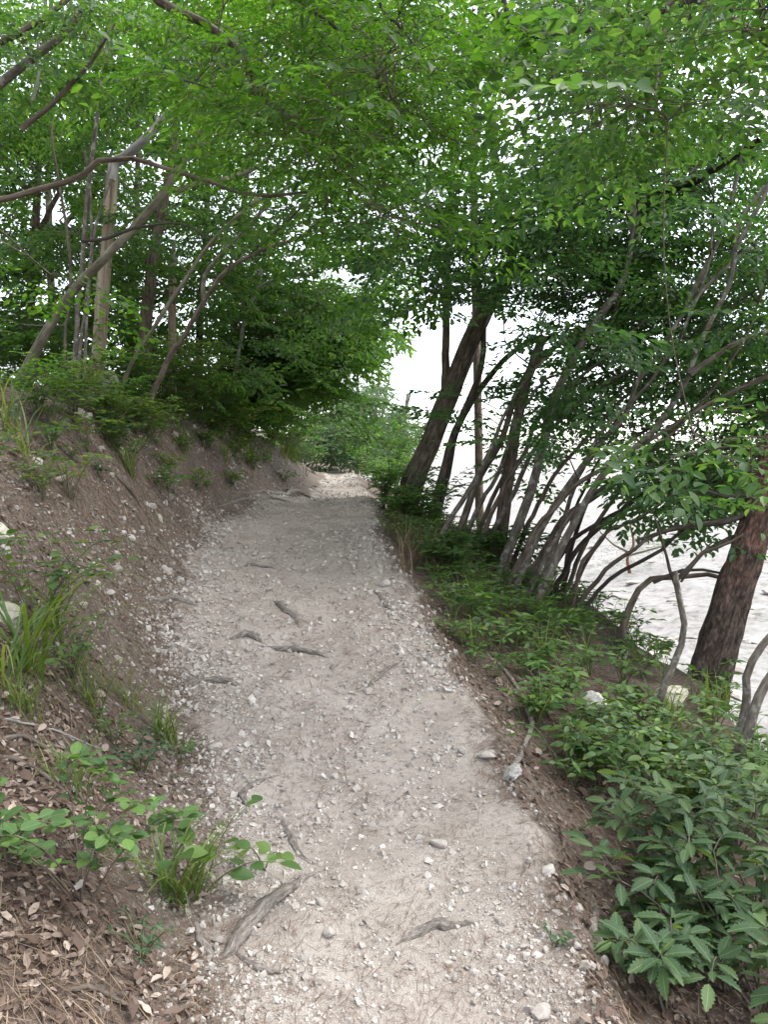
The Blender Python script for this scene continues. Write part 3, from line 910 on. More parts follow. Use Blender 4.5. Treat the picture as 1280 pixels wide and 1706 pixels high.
for b, pts in enumerate([
        [(962, 1005), (1000, 950), (1050, 910), (1110, 880), (1190, 862), (1290, 850)],
        [(975, 1020), (1020, 965), (1080, 930), (1130, 890), (1160, 850), (1185, 790)],
        [(958, 1000), (978, 930), (1010, 880), (1070, 850), (1120, 815), (1150, 800)]]):
    fan.append(S(6.0, (9 - b, 4), [(x, y, -.06 * i) for i, (x, y) in enumerate(pts)], ['bark_brown', 'bark_dark', 'bark_brown'][b], wob=.03))
T['fan2'] = Tree('low_arching_tree', 'low brown stems arching right towards the pine trunk', fan, 'leaf_dark', 'ovate', 'mid')
fan = []
for b, pts in enumerate([
        [(740, 880), (765, 830), (800, 770), (835, 700), (870, 640), (920, 590)],
        [(800, 905), (830, 830), (870, 760), (905, 690), (950, 640), (1010, 590), (1080, 530)],
        [(815, 915), (860, 830), (900, 750), (955, 690), (1020, 640), (1100, 600), (1200, 560)],
        [(860, 930), (890, 860), (930, 790), (985, 720), (1050, 650), (1120, 610)],
        [(780, 890), (805, 840), (835, 790), (870, 690), (900, 640), (960, 610)]]):
    fan.append(S(7.2, (10, 4), [(x, y, .1 * b - .06 * i) for i, (x, y) in enumerate(pts)], ['bark_grey', 'bark_brown', 'bark_grey', 'bark_brown'][b % 4], wob=.03))
T['fan3'] = Tree('thin_stemmed_tree', 'thin pale stems fanning right close behind the thick rough grey trunk', fan, 'leaf_dark', 'ovate', 'mid')
fan = []
for b, pts in enumerate([
        [(870, 935), (900, 880), (960, 810), (1040, 760), (1130, 700), (1230, 650), (1300, 620)],
        [(900, 950), (925, 890), (975, 830), (1050, 790), (1140, 760), (1260, 745)],
        [(905, 955), (935, 880), (965, 800), (1000, 730), (1070, 650), (1130, 560), (1170, 470), (1190, 380)],
        [(890, 945), (930, 870), (1000, 820), (1090, 750), (1170, 670), (1240, 560), (1280, 450)],
        [(912, 958), (950, 905), (1020, 860), (1110, 830), (1200, 800), (1290, 770)]]):
    fan.append(S(6.2, (10, 4), [(x, y, .12 * b - .07 * i) for i, (x, y) in enumerate(pts)], ['bark_brown', 'bark_grey', 'bark_grey', 'bark_brown', 'bark_dark'][b], wob=.03))
T['fan4'] = Tree('thin_stemmed_tree', 'thin stems arching far right between the pair of slanting trunks', fan, 'leaf_dark', 'ovate', 'mid')
T['gnarl'] = Tree('gnarled_sapling', 'bare gnarled dark sapling bending right before the pine trunk', [
    S(None, (13, 7), [(1033, 1085), (1040, 1040), (1052, 1010), (1085, 972), (1120, 966), (1190, 960), (1215, 975)], 'bark_brown', wob=.02),
    S(5.4, (7, 3), [(1090, 972), (1130, 955), (1180, 950), (1225, 965)], 'bark_dark', root=False, name='branch')])
T['sapl'] = Tree('grey_sapling', 'smooth grey kinked sapling broken at head height beside the tan boulder', [
    S(None, (13, 9), [(1090, 1212), (1105, 1150), (1125, 1108), (1143, 1050), (1134, 1000), (1125, 952)], 'bark_grey', wob=.004),
    S(4.6, (6, 2.5), [(1126, 975), (1110, 935), (1098, 890), (1092, 862)], 'bark_dark', root=False, name='branch'),
    S(4.6, (8, 3), [(1130, 968), (1165, 930), (1205, 912), (1240, 890)], 'bark_dark', root=False, name='branch'),
    S(4.6, (5, 2), [(1165, 930), (1180, 918), (1190, 902)], 'bark_dark', root=False, name='branch')])
T['pine'] = Tree('pine_tree', 'stout pine with dark plated bark leaning out over the pale rock', [
    S(5.3, (66, 42), [(1165, 1185), (1176, 1150), (1194, 1085), (1222, 1000), (1246, 925), (1266, 860), (1290, 780), (1318, 690), (1350, 520), (1350, 300), (1340, 60), (1350, -200)], 'bark_pine', wob=.006),
    S(5.3, (9, 4), [(1256, 890), (1215, 896), (1190, 912), (1160, 935), (1135, 970)], 'bark_dark', root=False, name='branch', wob=.02),
    S(5.3, (10, 4), [(1262, 845), (1200, 868), (1150, 872), (1105, 888), (1060, 900)], 'bark_dark', root=False, name='branch', wob=.02),
    S(5.3, (7, 3), [(1268, 810), (1215, 830), (1170, 815), (1120, 825)], 'bark_dark', root=False, name='branch', wob=.02),
    S(5.3, (14, 6), [(1340, 120), (1270, 60), (1180, 10), (1090, -40), (1000, -60)], 'bark_brown', root=False, name='branch')], 'pine_needle', 'needle', 'fine')
T['topright'] = Tree('overhanging_tree', 'tree spreading bright green sprays across the top right corner', [
    S(5.0, (60, 30), [(1560, 1300, 0), (1600, 900, 0), (1560, 500, 0), (1480, 200), (1380, 0)], 'bark_brown'),
    S(5.0, (22, 8), [(1380, 0), (1250, -40), (1120, 10), (1010, 40), (900, 60), (820, 20)], 'bark_dark', root=False, name='bough'),
    S(5.0, (10, 4), [(835, -20), (850, 30), (852, 80), (868, 115), (890, 132)], 'bark_dark', root=False, name='branch'),
    S(5.0, (8, 3), [(1120, 10), (1105, 70), (1100, 120), (1092, 160)], 'bark_brown', root=False, name='branch'),
    S(5.0, (10, 4), [(1380, 0), (1310, 130), (1230, 190), (1180, 250), (1150, 290)], 'bark_dark', root=False, name='branch')], 'leaf_mid', 'ovate', 'near', 1.25, near=120)
T['edge'] = Tree('edge_sapling', 'pair of pale grey stems at the bottom right of the drop', [
    S(4.2, (17, 10), [(1205, 1262), (1235, 1205), (1243, 1170), (1243, 1130), (1262, 1085), (1300, 1040), (1340, 960)], 'bark_grey'),
    S(4.0, (19, 12), [(1232, 1275), (1250, 1200), (1268, 1150), (1310, 1090), (1360, 1000)], 'bark_grey')], 'leaf_bush', 'ovate', 'mid')

# --- wood on the left hillside and beyond
for i, (px, py, d, w, lean, mat) in enumerate([
        (40, 640, 10.5, 20, 30, 'bark_brown'), (330, 600, 11.5, 16, 20, 'bark_dark'), (90, 610, 13.0, 18, -10, 'bark_grey'),
        (215, 600, 12.0, 15, 15, 'bark_brown'), (390, 590, 13.5, 16, 30, 'bark_dark'), (-90, 640, 11, 22, 20, 'bark_brown')]):
    labs = ['slim brown-barked woodland tree behind the leftmost leaning trunk', 'dark slim tree in the shade right of the broken dead trunk',
            'grey woodland tree far back behind the bundle of thin stems', 'brown slim tree seen between the two barkless trunks far back',
            'dark tree in the shade behind the bushy tree crown', 'woodland tree at the far left edge behind the arching bough']
    T['bg%d' % i] = Tree('woodland_tree', labs[i], [
        S(d, (w, 6), [(px, py), (px + lean * .3, 480), (px + lean * .7, 330), (px + lean, 180), (px + lean * 1.5, 0)], mat, wob=.03),
        S(d, (w * .5, 4), [(px + lean * .5, 400), (px + 60, 320), (px + 110, 230)], mat, root=False, name='limb', wob=.03),
        S(d, (w * .5, 4), [(px + lean * .7, 330), (px - 50, 250), (px - 100, 130)], mat, root=False, name='limb', wob=.03)],
        'leaf_mid', 'ovate', 'dense', 1.15, 'woodland trees on the left hillside')
T['bush'] = Tree('bushy_tree', 'dense bushy bright green tree leaning over the path bend', [
    S(12.6, (14, 6), [(402, 712), (440, 665), (475, 620), (490, 590), (540, 530), (590, 490)], 'bark_brown', wob=.03),
    S(12.6, (12, 5), [(395, 712), (410, 650), (430, 590), (450, 520), (500, 470)], 'bark_brown', wob=.03),
    S(12.6, (9, 5), [(350, 680), (372, 600), (388, 560), (410, 500)], 'bark_grey', wob=.03),
    S(12.6, (9, 4), [(520, 552), (570, 560), (620, 545)], 'bark_dark', root=False, name='branch', wob=.03),
    S(12.6, (8, 3), [(484, 602), (550, 600), (590, 610)], 'bark_dark', root=False, name='branch', wob=.03)], 'leaf_bush', 'ovate', 'dense', 1.0)
T['white'] = Tree('bare_sapling', 'bleached leafless sapling forking before the bushy tree crown', [
    S(11.2, (8, 4), [(385, 690), (396, 600), (410, 530), (432, 480), (440, 430), (450, 400), (470, 360)], 'wood_dead', wob=.02),
    S(11.2, (5, 3), [(432, 480), (470, 460), (495, 435), (520, 415)], 'wood_dead', root=False, name='branch', wob=.02),
    S(11.2, (5, 3), [(434, 470), (428, 440), (424, 410), (420, 395)], 'wood_dead', root=False, name='branch', wob=.02)])
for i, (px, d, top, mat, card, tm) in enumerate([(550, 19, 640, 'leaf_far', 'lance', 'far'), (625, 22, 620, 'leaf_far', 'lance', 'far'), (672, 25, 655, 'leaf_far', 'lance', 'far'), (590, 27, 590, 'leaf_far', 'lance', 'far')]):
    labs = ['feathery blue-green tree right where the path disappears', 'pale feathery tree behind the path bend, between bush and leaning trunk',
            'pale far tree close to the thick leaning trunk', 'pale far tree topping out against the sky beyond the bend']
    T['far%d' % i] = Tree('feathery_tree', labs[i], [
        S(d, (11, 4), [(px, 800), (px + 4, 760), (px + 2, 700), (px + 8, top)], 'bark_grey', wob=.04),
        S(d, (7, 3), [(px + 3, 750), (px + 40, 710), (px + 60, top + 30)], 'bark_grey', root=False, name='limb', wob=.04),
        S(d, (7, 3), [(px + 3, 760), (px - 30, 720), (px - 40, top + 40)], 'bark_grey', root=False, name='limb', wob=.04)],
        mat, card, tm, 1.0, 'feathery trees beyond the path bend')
T['pineback'] = Tree('pine_tree', 'grey-green pine far behind the canopy with orange upper limbs', [
    S(13.0, (15, 10), [(800, 760), (796, 500), (790, 300), (792, 180), (800, 60), (805, -80)], 'bark_brown', wob=.02),
    S(13.0, (12, 5), [(792, 230), (775, 190), (768, 178), (740, 160)], 'bark_pine_red', root=False, name='limb'),
    S(13.0, (10, 4), [(796, 160), (830, 150), (860, 165), (890, 150)], 'bark_brown', root=False, name='limb'),
    S(13.0, (9, 4), [(800, 70), (770, 60), (745, 80), (720, 70)], 'bark_brown', root=False, name='limb')], 'pine_needle', 'needle', 'fine', 1.0)

# --- where the foliage is: rows of 64 photograph pixels, one digit of density per 64 pixels
NEAR = ["00004899998500134433", "00003799998300134400", "00000589997100134200", "00000048996410123100", "00000014775200000000", "00000000231000000000",
        "11000000000000000000", "01000000000000000000", "", "", "", "00000000000000000012", "00000000000000000012"]
MID = ["45544444432223577764", "45555444432112577400", "55555433432111477500", "55555433444211467752", "44444322345323577776", "33333222246545677888",
       "33333222245677788888", "22223222232467888888", "11112222200003699988", "11111111100001488998", "00000000000124355679", "00000000000023223457", "00000000000012111134"]
FAR = ["66666544332111111000", "77776544332111111000", "88877544332111110000", "88887654432111110000", "99987654443210000000", "99998765554300000000",
       "99999877765310000000", "99999988870000000000", "99999999960000000000", "99999999910000000000", "77777788400000000000", "00000000000000000000", ""]
near_t = {'l': ['over', 'arch'], 'r': ['topright']}
mid_l, mid_r = ['lean', 'dark', 'clump', 'bundle', 'upleft'], ['big', 'sinuous', 'fana', 'fanb', 'stub', 'fan', 'fan2', 'fan3', 'fan4']
far_t = ['bg%d' % i for i in range(6)] + ['bush']


def grid(rows, r, c):
    rr = min(max(r, 0), len(rows) - 1)
    row = rows[rr]
    if not row:
        return 0
    return int(row[min(max(c, 0), 19)])


def fill(rows, dr, k, chooser, rng, rmin=-5, cmin=-5, cmax=25, rmax=13):
    for r in range(rmin, rmax):
        for c in range(cmin, cmax):
            w = grid(rows, r, c)
            w = w * .32 ** max(0, -r) * .6 ** (max(0, -c - 1) + max(0, c - 20))
            n = rng.poisson(w * k * ((1.4 if c > 13 else 1.1) if rows is MID and c >= 11 else 1.0))
            for _ in range(n):
                d = rng.uniform(*dr)
                if rows is MID and c < 9 and r >= 2:          # left of the path the leaves start behind the front trunks
                    d = rng.uniform(7.6, 10.2)
                if rows is MID and c >= 12:         # and on the right mostly behind the front stems
                    d = rng.uniform(6.9, 9.6) if rng.random() < (.8 if r >= 4 else .6) else d
                p = P((c + rng.random()) * 64, (r + rng.random()) * 64, d)
                if p[2] < terrain(p[0], p[1]) + .25:
                    continue
                t = chooser(p, c)
                if t:
                    T[t].pads.append(p)


def nearest(names, p, lim=3.5):
    best, bn = 1e9, None
    for nm in names:
        d = np.min(np.linalg.norm(T[nm].nodes - p, axis=1))
        if d < best:
            best, bn = d, nm
    return bn if best < lim else bn


fr = np.random.default_rng(21)
fill(NEAR, (2.9, 4.3), .31, lambda p, c: nearest(near_t['l'] if c < 12 else near_t['r'], p), fr, -4)
fill(MID, (5.2, 8.4), .54, lambda p, c: nearest(mid_l if c < 10 else mid_r, p), fr, -5)
fill(FAR, (9.2, 14.5), .40, lambda p, c: nearest(far_t if c < 11 else ['pineback'], p), fr, -4, -5, 20)


def blob(t, cx, cy, rx, ry, d, dd, n, rng):
    for _ in range(n):
        v = rng.normal(0, 1, 3); v /= np.linalg.norm(v); v *= rng.random() ** .4
        p = P(cx + v[0] * rx, cy + v[1] * ry, d + v[2] * dd)
        if p[2] > terrain(p[0], p[1]) + .15:
            T[t].pads.append(p)


blob('bush', 475, 560, 125, 120, 12.6, 1.3, 140, fr)
blob('bush', 565, 550, 45, 65, 12.2, 1.0, 46, fr)
blob('bush', 430, 650, 110, 55, 11.8, .8, 60, fr)
blob('bush', 545, 610, 50, 50, 11.6, .7, 26, fr)
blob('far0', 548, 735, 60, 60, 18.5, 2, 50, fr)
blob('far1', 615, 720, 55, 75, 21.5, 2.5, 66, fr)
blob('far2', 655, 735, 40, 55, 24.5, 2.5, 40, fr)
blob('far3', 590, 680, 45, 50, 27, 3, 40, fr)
blob('fan2', 1180, 800, 110, 60, 6.2, .8, 25, fr)
for k, t in T.items():
    t.build(np.random.default_rng(abs(hash(k)) % 1000 if False else sum(map(ord, k))))
print('trees', {k: (len(t.pads), getattr(t, 'nleaf', 0)) for k, t in T.items()}, time.time() - T0)

# ------------------------------------------------------------------ roots, branches on the ground
def ground_line(pts, w, mat, name, label, cat, sink=.35, group=None, sides=9, step=.03, lift=0.0, rng=RNG):
    if name == 'tree_root':
        pts = [(pts[0][0] * 1.6 - pts[1][0] * .6, pts[0][1] * 1.6 - pts[1][1] * .6)] + list(pts[1:-1]) + [(pts[-1][0] * 1.6 - pts[-2][0] * .6, pts[-1][1] * 1.6 - pts[-2][1] * .6)]
    q = [G(px, py) for px, py in pts]
    d = np.mean([k[1] for k in q])
    C = catmull(np.array([k[0] for k in q]), max(6, int(sum(np.linalg.norm(q[i][0] - q[i + 1][0]) for i in range(len(q) - 1)) / step)))
    n = len(C)
    t = np.linspace(0, 1, n)
    C[:, :2] += np.cumsum(rng.normal(0, .0055, (n, 2)), 0) * np.sin(t * math.pi)[:, None]
    r = np.interp(t, np.linspace(0, 1, len(w)), w) / 2 / FPX * d
    r = r * (.95 if name == 'tree_root' else 1) * (1 + .55 * vnoise(t * 7, t * 0, 1.0, len(pts) + int(pts[0][0]) % 50) + .3 * vnoise(t * 19, t * 0, 1.0, int(pts[0][1]) % 50))
    if name == 'tree_root':
        r = r * np.clip(np.minimum(t, 1 - t) / .22, .35, 1)
    C[:, 2] = terrain(C[:, 0], C[:, 1]) + r * (1 - 2 * sink) + lift
    e = np.minimum(t, 1 - t)
    C[:, 2] -= np.where(e < .35, ((np.maximum(.35 - e, 0)) / .35) ** 1.6 * r * 2.2, 0)
    if name == 'tree_root':
        C[:, 2] += r * .8 * vnoise(t * 6, t * 0, 1.0, int(pts[0][0]) % 37)
    V, Q, B = tube(C, r, 12 if name == 'tree_root' else sides, rough=.06, rng=rng, ridge=.5)
    o0 = C[n // 2].copy()
    o = obj(name, new_mesh(name, V - o0, [Q], M[mat], {'bco': B}), loc=o0)
    if label:
        tag(o, label, cat, group)
    return o, o0


RT = [
    ([(545, 1446), (510, 1462), (480, 1490), (440, 1545), (400, 1585), (345, 1606)], (10, 17, 23, 27, 25, 12), 'thick pale grey root curving along the left path edge'),
    ([(372, 1604), (345, 1590), (330, 1555), (308, 1518)], (16, 15, 13, 8), 'short grey root forking up-left from the thick curving root'),
    ([(400, 1592), (430, 1606), (468, 1612)], (16, 12, 6), 'stub of root running right from the thick curving root'),
    ([(482, 1288), (430, 1303), (408, 1325), (418, 1345), (395, 1365), (368, 1380)], (8, 11, 12, 12, 12, 9), 'zigzag grey root crossing the left gravel'),
    ([(448, 1354), (470, 1375), (485, 1405), (510, 1435), (538, 1448)], (13, 14, 13, 10, 6), 'brown root linking the zigzag root and the thick curving root'),
    ([(666, 1578), (710, 1556), (760, 1549), (806, 1538)], (16, 20, 16, 8), 'flat worn root across the near trodden path centre'),
    ([(452, 1076), (490, 1080), (534, 1093)], (10, 13, 9), 'knobbly brown root crossing mid path'),
    ([(460, 1004), (480, 1020), (497, 1042)], (9, 12, 8), 'short brown root slanting in the path, upper of the pair'),
    ([(408, 946), (430, 943), (456, 948)], (6, 9, 6), 'small dark root high on the path'),
    ([(380, 1066), (410, 1058), (436, 1070)], (8, 13, 8), 'humped grey root left of the knobbly brown root'),
    ([(318, 1146), (355, 1136), (396, 1143)], (8, 14, 8), 'dusty grey root hump at the left path edge'),
    ([(246, 992), (280, 997), (316, 1006)], (8, 15, 8), 'dark root hump at the bank foot'),
    ([(618, 1142), (640, 1126), (664, 1108)], (5, 8, 5), 'thin root slanting right of mid path'),
    ([(624, 986), (640, 1003), (654, 1020)], (6, 9, 6), 'dark root at the right path edge by the grey stone'),
    ([(990, 1488), (990, 1540), (1000, 1570), (1044, 1604)], (14, 22, 20, 12), 'bent grey root among brown leaves by the serrated shrub'),
    ([(400, 822), (460, 818), (500, 820), (546, 828)], (4, 8, 7, 4), 'long root along the far bank foot, upper one'),
    ([(372, 838), (430, 832), (490, 838)], (4, 8, 5), 'long root along the far bank foot, lower one'),
    ([(840, 1300), (860, 1270), (878, 1230), (880, 1180), (850, 1130), (806, 1080)], (7, 8, 8, 8, 7, 5), 'bare grey stem winding down the right verge'),
]
for pts, w, lab in RT:
    ground_line(pts, w, 'root', 'tree_root' if 'stem' not in lab else 'fallen_branch', lab, 'root' if 'stem' not in lab else 'branch', sink=(.30 if max(w) > 25 else .40) if 'stem' not in lab else -.2)
for pts, w, lab, mat in [
    ([(868, 1128), (930, 1180), (990, 1224)], (7, 6, 4), 'thin fallen branch slanting through the green herbs', 'twig'),
    ([(1200, 1070), (1120, 1085), (1040, 1100)], (5, 5, 3), 'thin pale stick lying below the gnarled sapling', 'wood_dead'),
    ([(0, 1200), (80, 1225), (180, 1252)], (6, 5, 3), 'pale dry stalk lying over the lower left bank', 'wood_dead'),
    ([(0, 1232), (50, 1240), (110, 1275)], (11, 10, 5), 'brown dead branch under the dry stalk at left edge', 'twig'),
    ([(4, 1262), (60, 1280), (120, 1330)], (8, 7, 4), 'brown stick at left edge pointing at the round-leaved shrub', 'twig'),
    ([(900, 1262), (960, 1250), (1040, 1258)], (5, 5, 3), 'grey twig in the litter below the pale rock', 'twig'),
    ([(180, 780), (215, 820), (236, 848)], (5, 5, 3), 'straight brown stick on the upper bank', 'twig'),
    ([(110, 1650), (180, 1668), (270, 1690)], (8, 8, 5), 'half buried stick in the bottom left litter', 'twig'),
    ([(1000, 1250), (1100, 1262), (1200, 1290)], (8, 7, 5), 'pale bare branch lying behind the serrated shrub', 'wood_dead')]:
    ground_line(pts, w, mat, 'fallen_branch', lab, 'branch', sink=-.3, sides=6)


# ------------------------------------------------------------------ stones
def stone_template(seed, sub=2, cuts=9):
    r = np.random.default_rng(seed)
    bm = bmesh.new()
    bmesh.ops.create_icosphere(bm, subdivisions=sub, radius=1)
    V = np.array([v.co[:] for v in bm.verts])
    F = np.array([[v.index for v in f.verts] for f in bm.faces])
    bm.free()
    for _ in range(cuts):
        n = r.normal(0, 1, 3); n /= np.linalg.norm(n)
        h = r.uniform(.55, .85)
        dd = V @ n
        V = V - np.where(dd > h, dd - h, 0)[:, None] * n
    V = V * (1 + (.05 if sub < 4 else .008) * r.normal(0, 1, (len(V), 1)))
    V = V * np.array([1, r.uniform(.65, .95), r.uniform(.5, .8)])
    return V, F


def rock_template(seed):
    r = np.random.default_rng(seed)
    V, F = stone_template(seed, 4, 14)
    n1 = vnoise(V[:, 0] * 3 + V[:, 2] * 2, V[:, 1] * 3 - V[:, 2], 1.0, seed % 50)
    n2 = vnoise(V[:, 0] * 8 + V[:, 2] * 5, V[:, 1] * 8 - V[:, 2] * 4, 1.0, seed % 50 + 3)
    return V * (1 + .16 * n1 + .07 * n2)[:, None] / (1 + .05 * 0), F


STN = [stone_template(500 + i) for i in range(10)]
RKM = {m: [new_mesh('rock', V, [F], M[m], smooth=False) for V, F in [rock_template(700 + i) for i in range(4)]] for m in ('stone', 'stone_tan', 'stone_white')}
STM = {m: [new_mesh('stone', V, [F], M[m], smooth=False) for V, F in STN] for m in ('stone', 'stone_tan')}


def stone(px, py, wpx, label, group=None, mat='stone', name='stone', flat=1.0, cat='stone', rng=RNG, k=None, sink=.25):
    p, d = G(px, py + wpx * .25)
    r = wpx / 2 / FPX * d
    i = int(rng.integers(0, len(STN))) if k is None else k
    big = wpx > 40
    o = obj(name, RKM[mat][i % 4] if big else STM[mat][i], loc=(p[0], p[1], p[2] + r * (.55 if not big else .3) * flat * (1 - 2 * sink)))
    o.rotation_euler = (rng.normal(0, .25), rng.normal(0, .25), rng.uniform(0, 6.28))
    o.scale = (r * 1.05, r * 1.05, r * flat)
    tag(o, label, cat, group)
    return o


for px, py, w, lab, kw in [
    (990, 1172, 62, 'pale rounded rock half buried among the slope herbs', dict(name='rock', cat='rock', flat=1.25, mat='stone_white', sink=.05)),
    (1118, 1156, 70, 'tan boulder resting against the pine trunk', dict(name='boulder', cat='boulder', mat='stone_tan', flat=1.1, sink=.05)),
    (852, 1276, 58, 'large white flat stone at the right path edge', dict(flat=.7, mat='stone_white')),
    (812, 1256, 30, 'grey-white stone left of the large flat stone', dict(flat=.8)),
    (770, 1250, 20, 'upright grey stone near the right path edge', dict(flat=1.3)),
    (900, 1682, 44, 'big pale stone at the bottom right of the path', dict(flat=1.2)),
    (548, 1556, 24, 'upright pale stone beside the thick curving root', dict(flat=1.5)),
    (316, 1552, 22, 'white block stone left of the thick curving root', dict(flat=1.0)),
    (362, 1564, 26, 'pale stone in the fork of the thick curving root', dict(flat=.8)),
    (420, 1538, 18, 'grey cube stone above the thick curving root', dict(flat=1.0)),
    (733, 1400, 34, 'pale stone bedded in the middle of the near path', dict(flat=.7)),
    (914, 1446, 26, 'white stone in the right litter beside leaves', dict(flat=.9)),
    (962, 1508, 26, 'smooth white stone above the bent grey root', dict(flat=.7)),
    (962, 1574, 20, 'pointed white stone left of the bent grey root', dict(flat=1.2)),
    (980, 1606, 28, 'white stone pair below the bent grey root, left one', dict(flat=.8)),
    (1006, 1600, 24, 'white stone pair below the bent grey root, right one', dict(flat=1.2)),
    (640, 968, 30, 'grey stone at the right path edge high up', dict(flat=.8)),
    (356, 1241, 30, 'white stone at the left path edge under the grass', dict(flat=.7)),
    (204, 887, 14, 'small white stone on the upper bank slope', dict(flat=1.0)),
    (143, 966, 20, 'white flat stone on the bank by the long grass', dict(flat=.6)),
    (183, 985, 24, 'grey stone beside the long grass on the bank', dict(flat=.8)),
    (4, 885, 46, 'pinkish outcrop rock at the left edge of the bank', dict(name='rock', cat='rock', mat='stone_tan', flat=1.8)),
    (8, 1015, 70, 'grey outcrop rock behind the long grass at left edge', dict(name='rock', cat='rock', mat='stone_tan', flat=1.0)),
    (100, 795, 34, 'lichen stained rock showing in the bank', dict(name='rock', cat='rock', mat='stone_tan', flat=.9)),
    (168, 745, 18, 'white stone pair high on the bank below the boulder', dict(flat=.8)),
    (604, 772, 20, 'grey rock at the far path bend', dict(name='rock', cat='rock', flat=.8)),
    (556, 778, 24, 'flat dark rock beside the far path bend', dict(name='rock', cat='rock', mat='stone_tan', flat=.6)),
    (603, 1572, 20, 'pale flat stone right of the upright stone', dict(flat=.6)),
    (470, 1392, 16, 'white stone inside the bend of the brown root', dict(flat=.9)),
    (668, 1086, 16, 'pale stone in the right wheel of the path', dict(flat=.6)),
    (614, 1148, 20, 'pale stone flush in the middle path', dict(flat=.5)),
]:
    stone(px, py, w, lab, rng=np.random.default_rng(int(px * 7 + py)), **kw)
p, d = (None, None)
o = obj('boulder', RKM['stone'][2])
o.location = P(184, 640, 7.3)
o.location.z = float(terrain(o.location.x, o.location.y)) + .18
o.scale = (.14, .14, .30); o.rotation_euler = (.1, .15, .6)
tag(o, 'white upright boulder at the foot of the barkless dead tree', 'boulder')

# pebbles that can be told apart
sr = np.random.default_rng(77)
cnt = 0
while cnt < 255:
    y = 1.75 * (7.2 / 1.75) ** sr.random()
    xl, xr = path_edges(np.array([y]))
    w = sr.random()
    x = (xl[0] + sr.normal(.10, .16)) if w < .5 else ((xr[0] + sr.normal(-.10, .13)) if w < .85 else sr.uniform(xl[0], xr[0]))
    z = float(terrain(x, y))
    px, py, dd = proj(np.array([x, y, z]))
    if not (5 < px < 1275 and py < 1700):
        continue
    r = min(.030, .0085 * sr.lognormal(.25, .38))
    r = max(r, 5.2 / FPX * dd)
    left = x < (xl[0] + xr[0]) / 2
    o = obj('pebble', STM['stone'][int(sr.integers(0, 10))], loc=(x, y, z + r * .25))
    o.rotation_euler = tuple(sr.uniform(0, 6.28, 3))
    o.scale = (r, r * sr.uniform(.8, 1.2), r * sr.uniform(.7, 1))
    sd_ = 'along the left edge' if w < .5 else ('along the right edge' if w < .85 else 'in the middle')
    di_ = 'nearest stretch' if dd < 2.9 else ('middle stretch' if dd < 4.8 else 'upper stretch')
    tag(o, 'small pale pebble %s of the footpath, on its %s' % (sd_, di_), 'pebble', 'loose pebbles %s of the footpath, %s' % (sd_, di_))
    cnt += 1


def scatter_mesh(name, temps, x, y, r, mat, rng, lift=.2, squash=True):
    pick = rng.integers(0, len(temps), len(x))
    Vs, Fs, Rn, n0 = [], [], [], 0
    z = terrain(x, y)
    for k, (V, F) in enumerate(temps):
        i = np.nonzero(pick == k)[0]
        m = len(i)
        if not m:
            continue
        q = rng.normal(0, 1, (m, 4)); q /= np.linalg.norm(q, axis=1)[:, None]
        w, a, b, c = q.T
        R = np.stack([1 - 2 * (b * b + c * c), 2 * (a * b - c * w), 2 * (a * c + b * w), 2 * (a * b + c * w), 1 - 2 * (a * a + c * c), 2 * (b * c - a * w),
                      2 * (a * c - b * w), 2 * (b * c + a * w), 1 - 2 * (a * a + b * b)], -1).reshape(m, 3, 3)
        W = np.einsum('mij,lj->mli', R, V) * r[i][:, None, None]
        W = W + np.stack([x[i], y[i], z[i] + lift * r[i]], -1)[:, None]
        Vs.append(W.reshape(-1, 3))
        Fs.append((F[None] + (np.arange(m) * len(V))[:, None, None]).reshape(-1, F.shape[1]) + n0)
        Rn.append(np.repeat(rng.random(m), len(V)))
        n0 += m * len(V)
    return new_mesh(name, np.vstack(Vs), [np.vstack(Fs)], M[mat], {'rnd': np.concatenate(Rn)}, smooth=False)


def cube_stone(seed):
    r = np.random.default_rng(seed)
    V = np.array([[x, y, z] for x in (-1, 1) for y in (-1, 1) for z in (-1, 1)], float) * .62 + r.normal(0, .20, (8, 3))
    V[:, 2] *= .7
    F = np.array([[0, 1, 3, 2], [4, 6, 7, 5], [0, 4, 5, 1], [2, 3, 7, 6], [0, 2, 6, 4], [1, 5, 7, 3]])
    F3 = np.concatenate([F[:, [0, 1, 2]], F[:, [0, 2, 3]]])
    return V, F3


CST = [cube_stone(900 + i) for i in range(12)]


def spots(n, y0, y1, rng, fx):
    y = y0 * (y1 / y0) ** rng.random(n)
    xl, xr = path_edges(y)
    x = fx(xl, xr, y, n)
    return x, y


gr = np.random.default_rng(31)
x1, y1 = spots(17000, 1.6, 17, gr, lambda xl, xr, y, n: xl + (xr - xl) * gr.random(n))
x2, y2 = spots(11000, 1.6, 10, gr, lambda xl, xr, y, n: xl + gr.normal(.06, .16, n))
x3, y3 = spots(6500, 1.6, 9, gr, lambda xl, xr, y, n: xr + gr.normal(-.10, .12, n))
x, y = np.concatenate([x1, x2, x3]), np.concatenate([y1, y2, y3])
keep = vnoise(x, y, .45, 61) + .6 * vnoise(x, y, .14, 62) > -.24
x, y = x[keep], y[keep]
r = np.clip(.0046 * gr.lognormal(0, .62, len(x)), .0020, .021) * np.clip(y / 3.0, .8, 1.3)
gv = tag(obj('gravel', scatter_mesh('gravel', CST, x, y, r, 'stone', gr, -.02)), 'fine pale gravel strewn over the footpath and bank foot', 'gravel', kind='stuff')
x, y = spots(9000, 2.2, 13, gr, lambda xl, xr, y, n: xl - gr.random(n) ** 1.1 * 1.3)
keep = vnoise(x, y, .5, 63) + .5 * vnoise(x, y, .15, 64) > -.05
x, y = x[keep], y[keep]
r = np.clip(.0055 * gr.lognormal(0, .5, len(x)), .003, .02) * np.clip(y / 3.5, .8, 2.0)
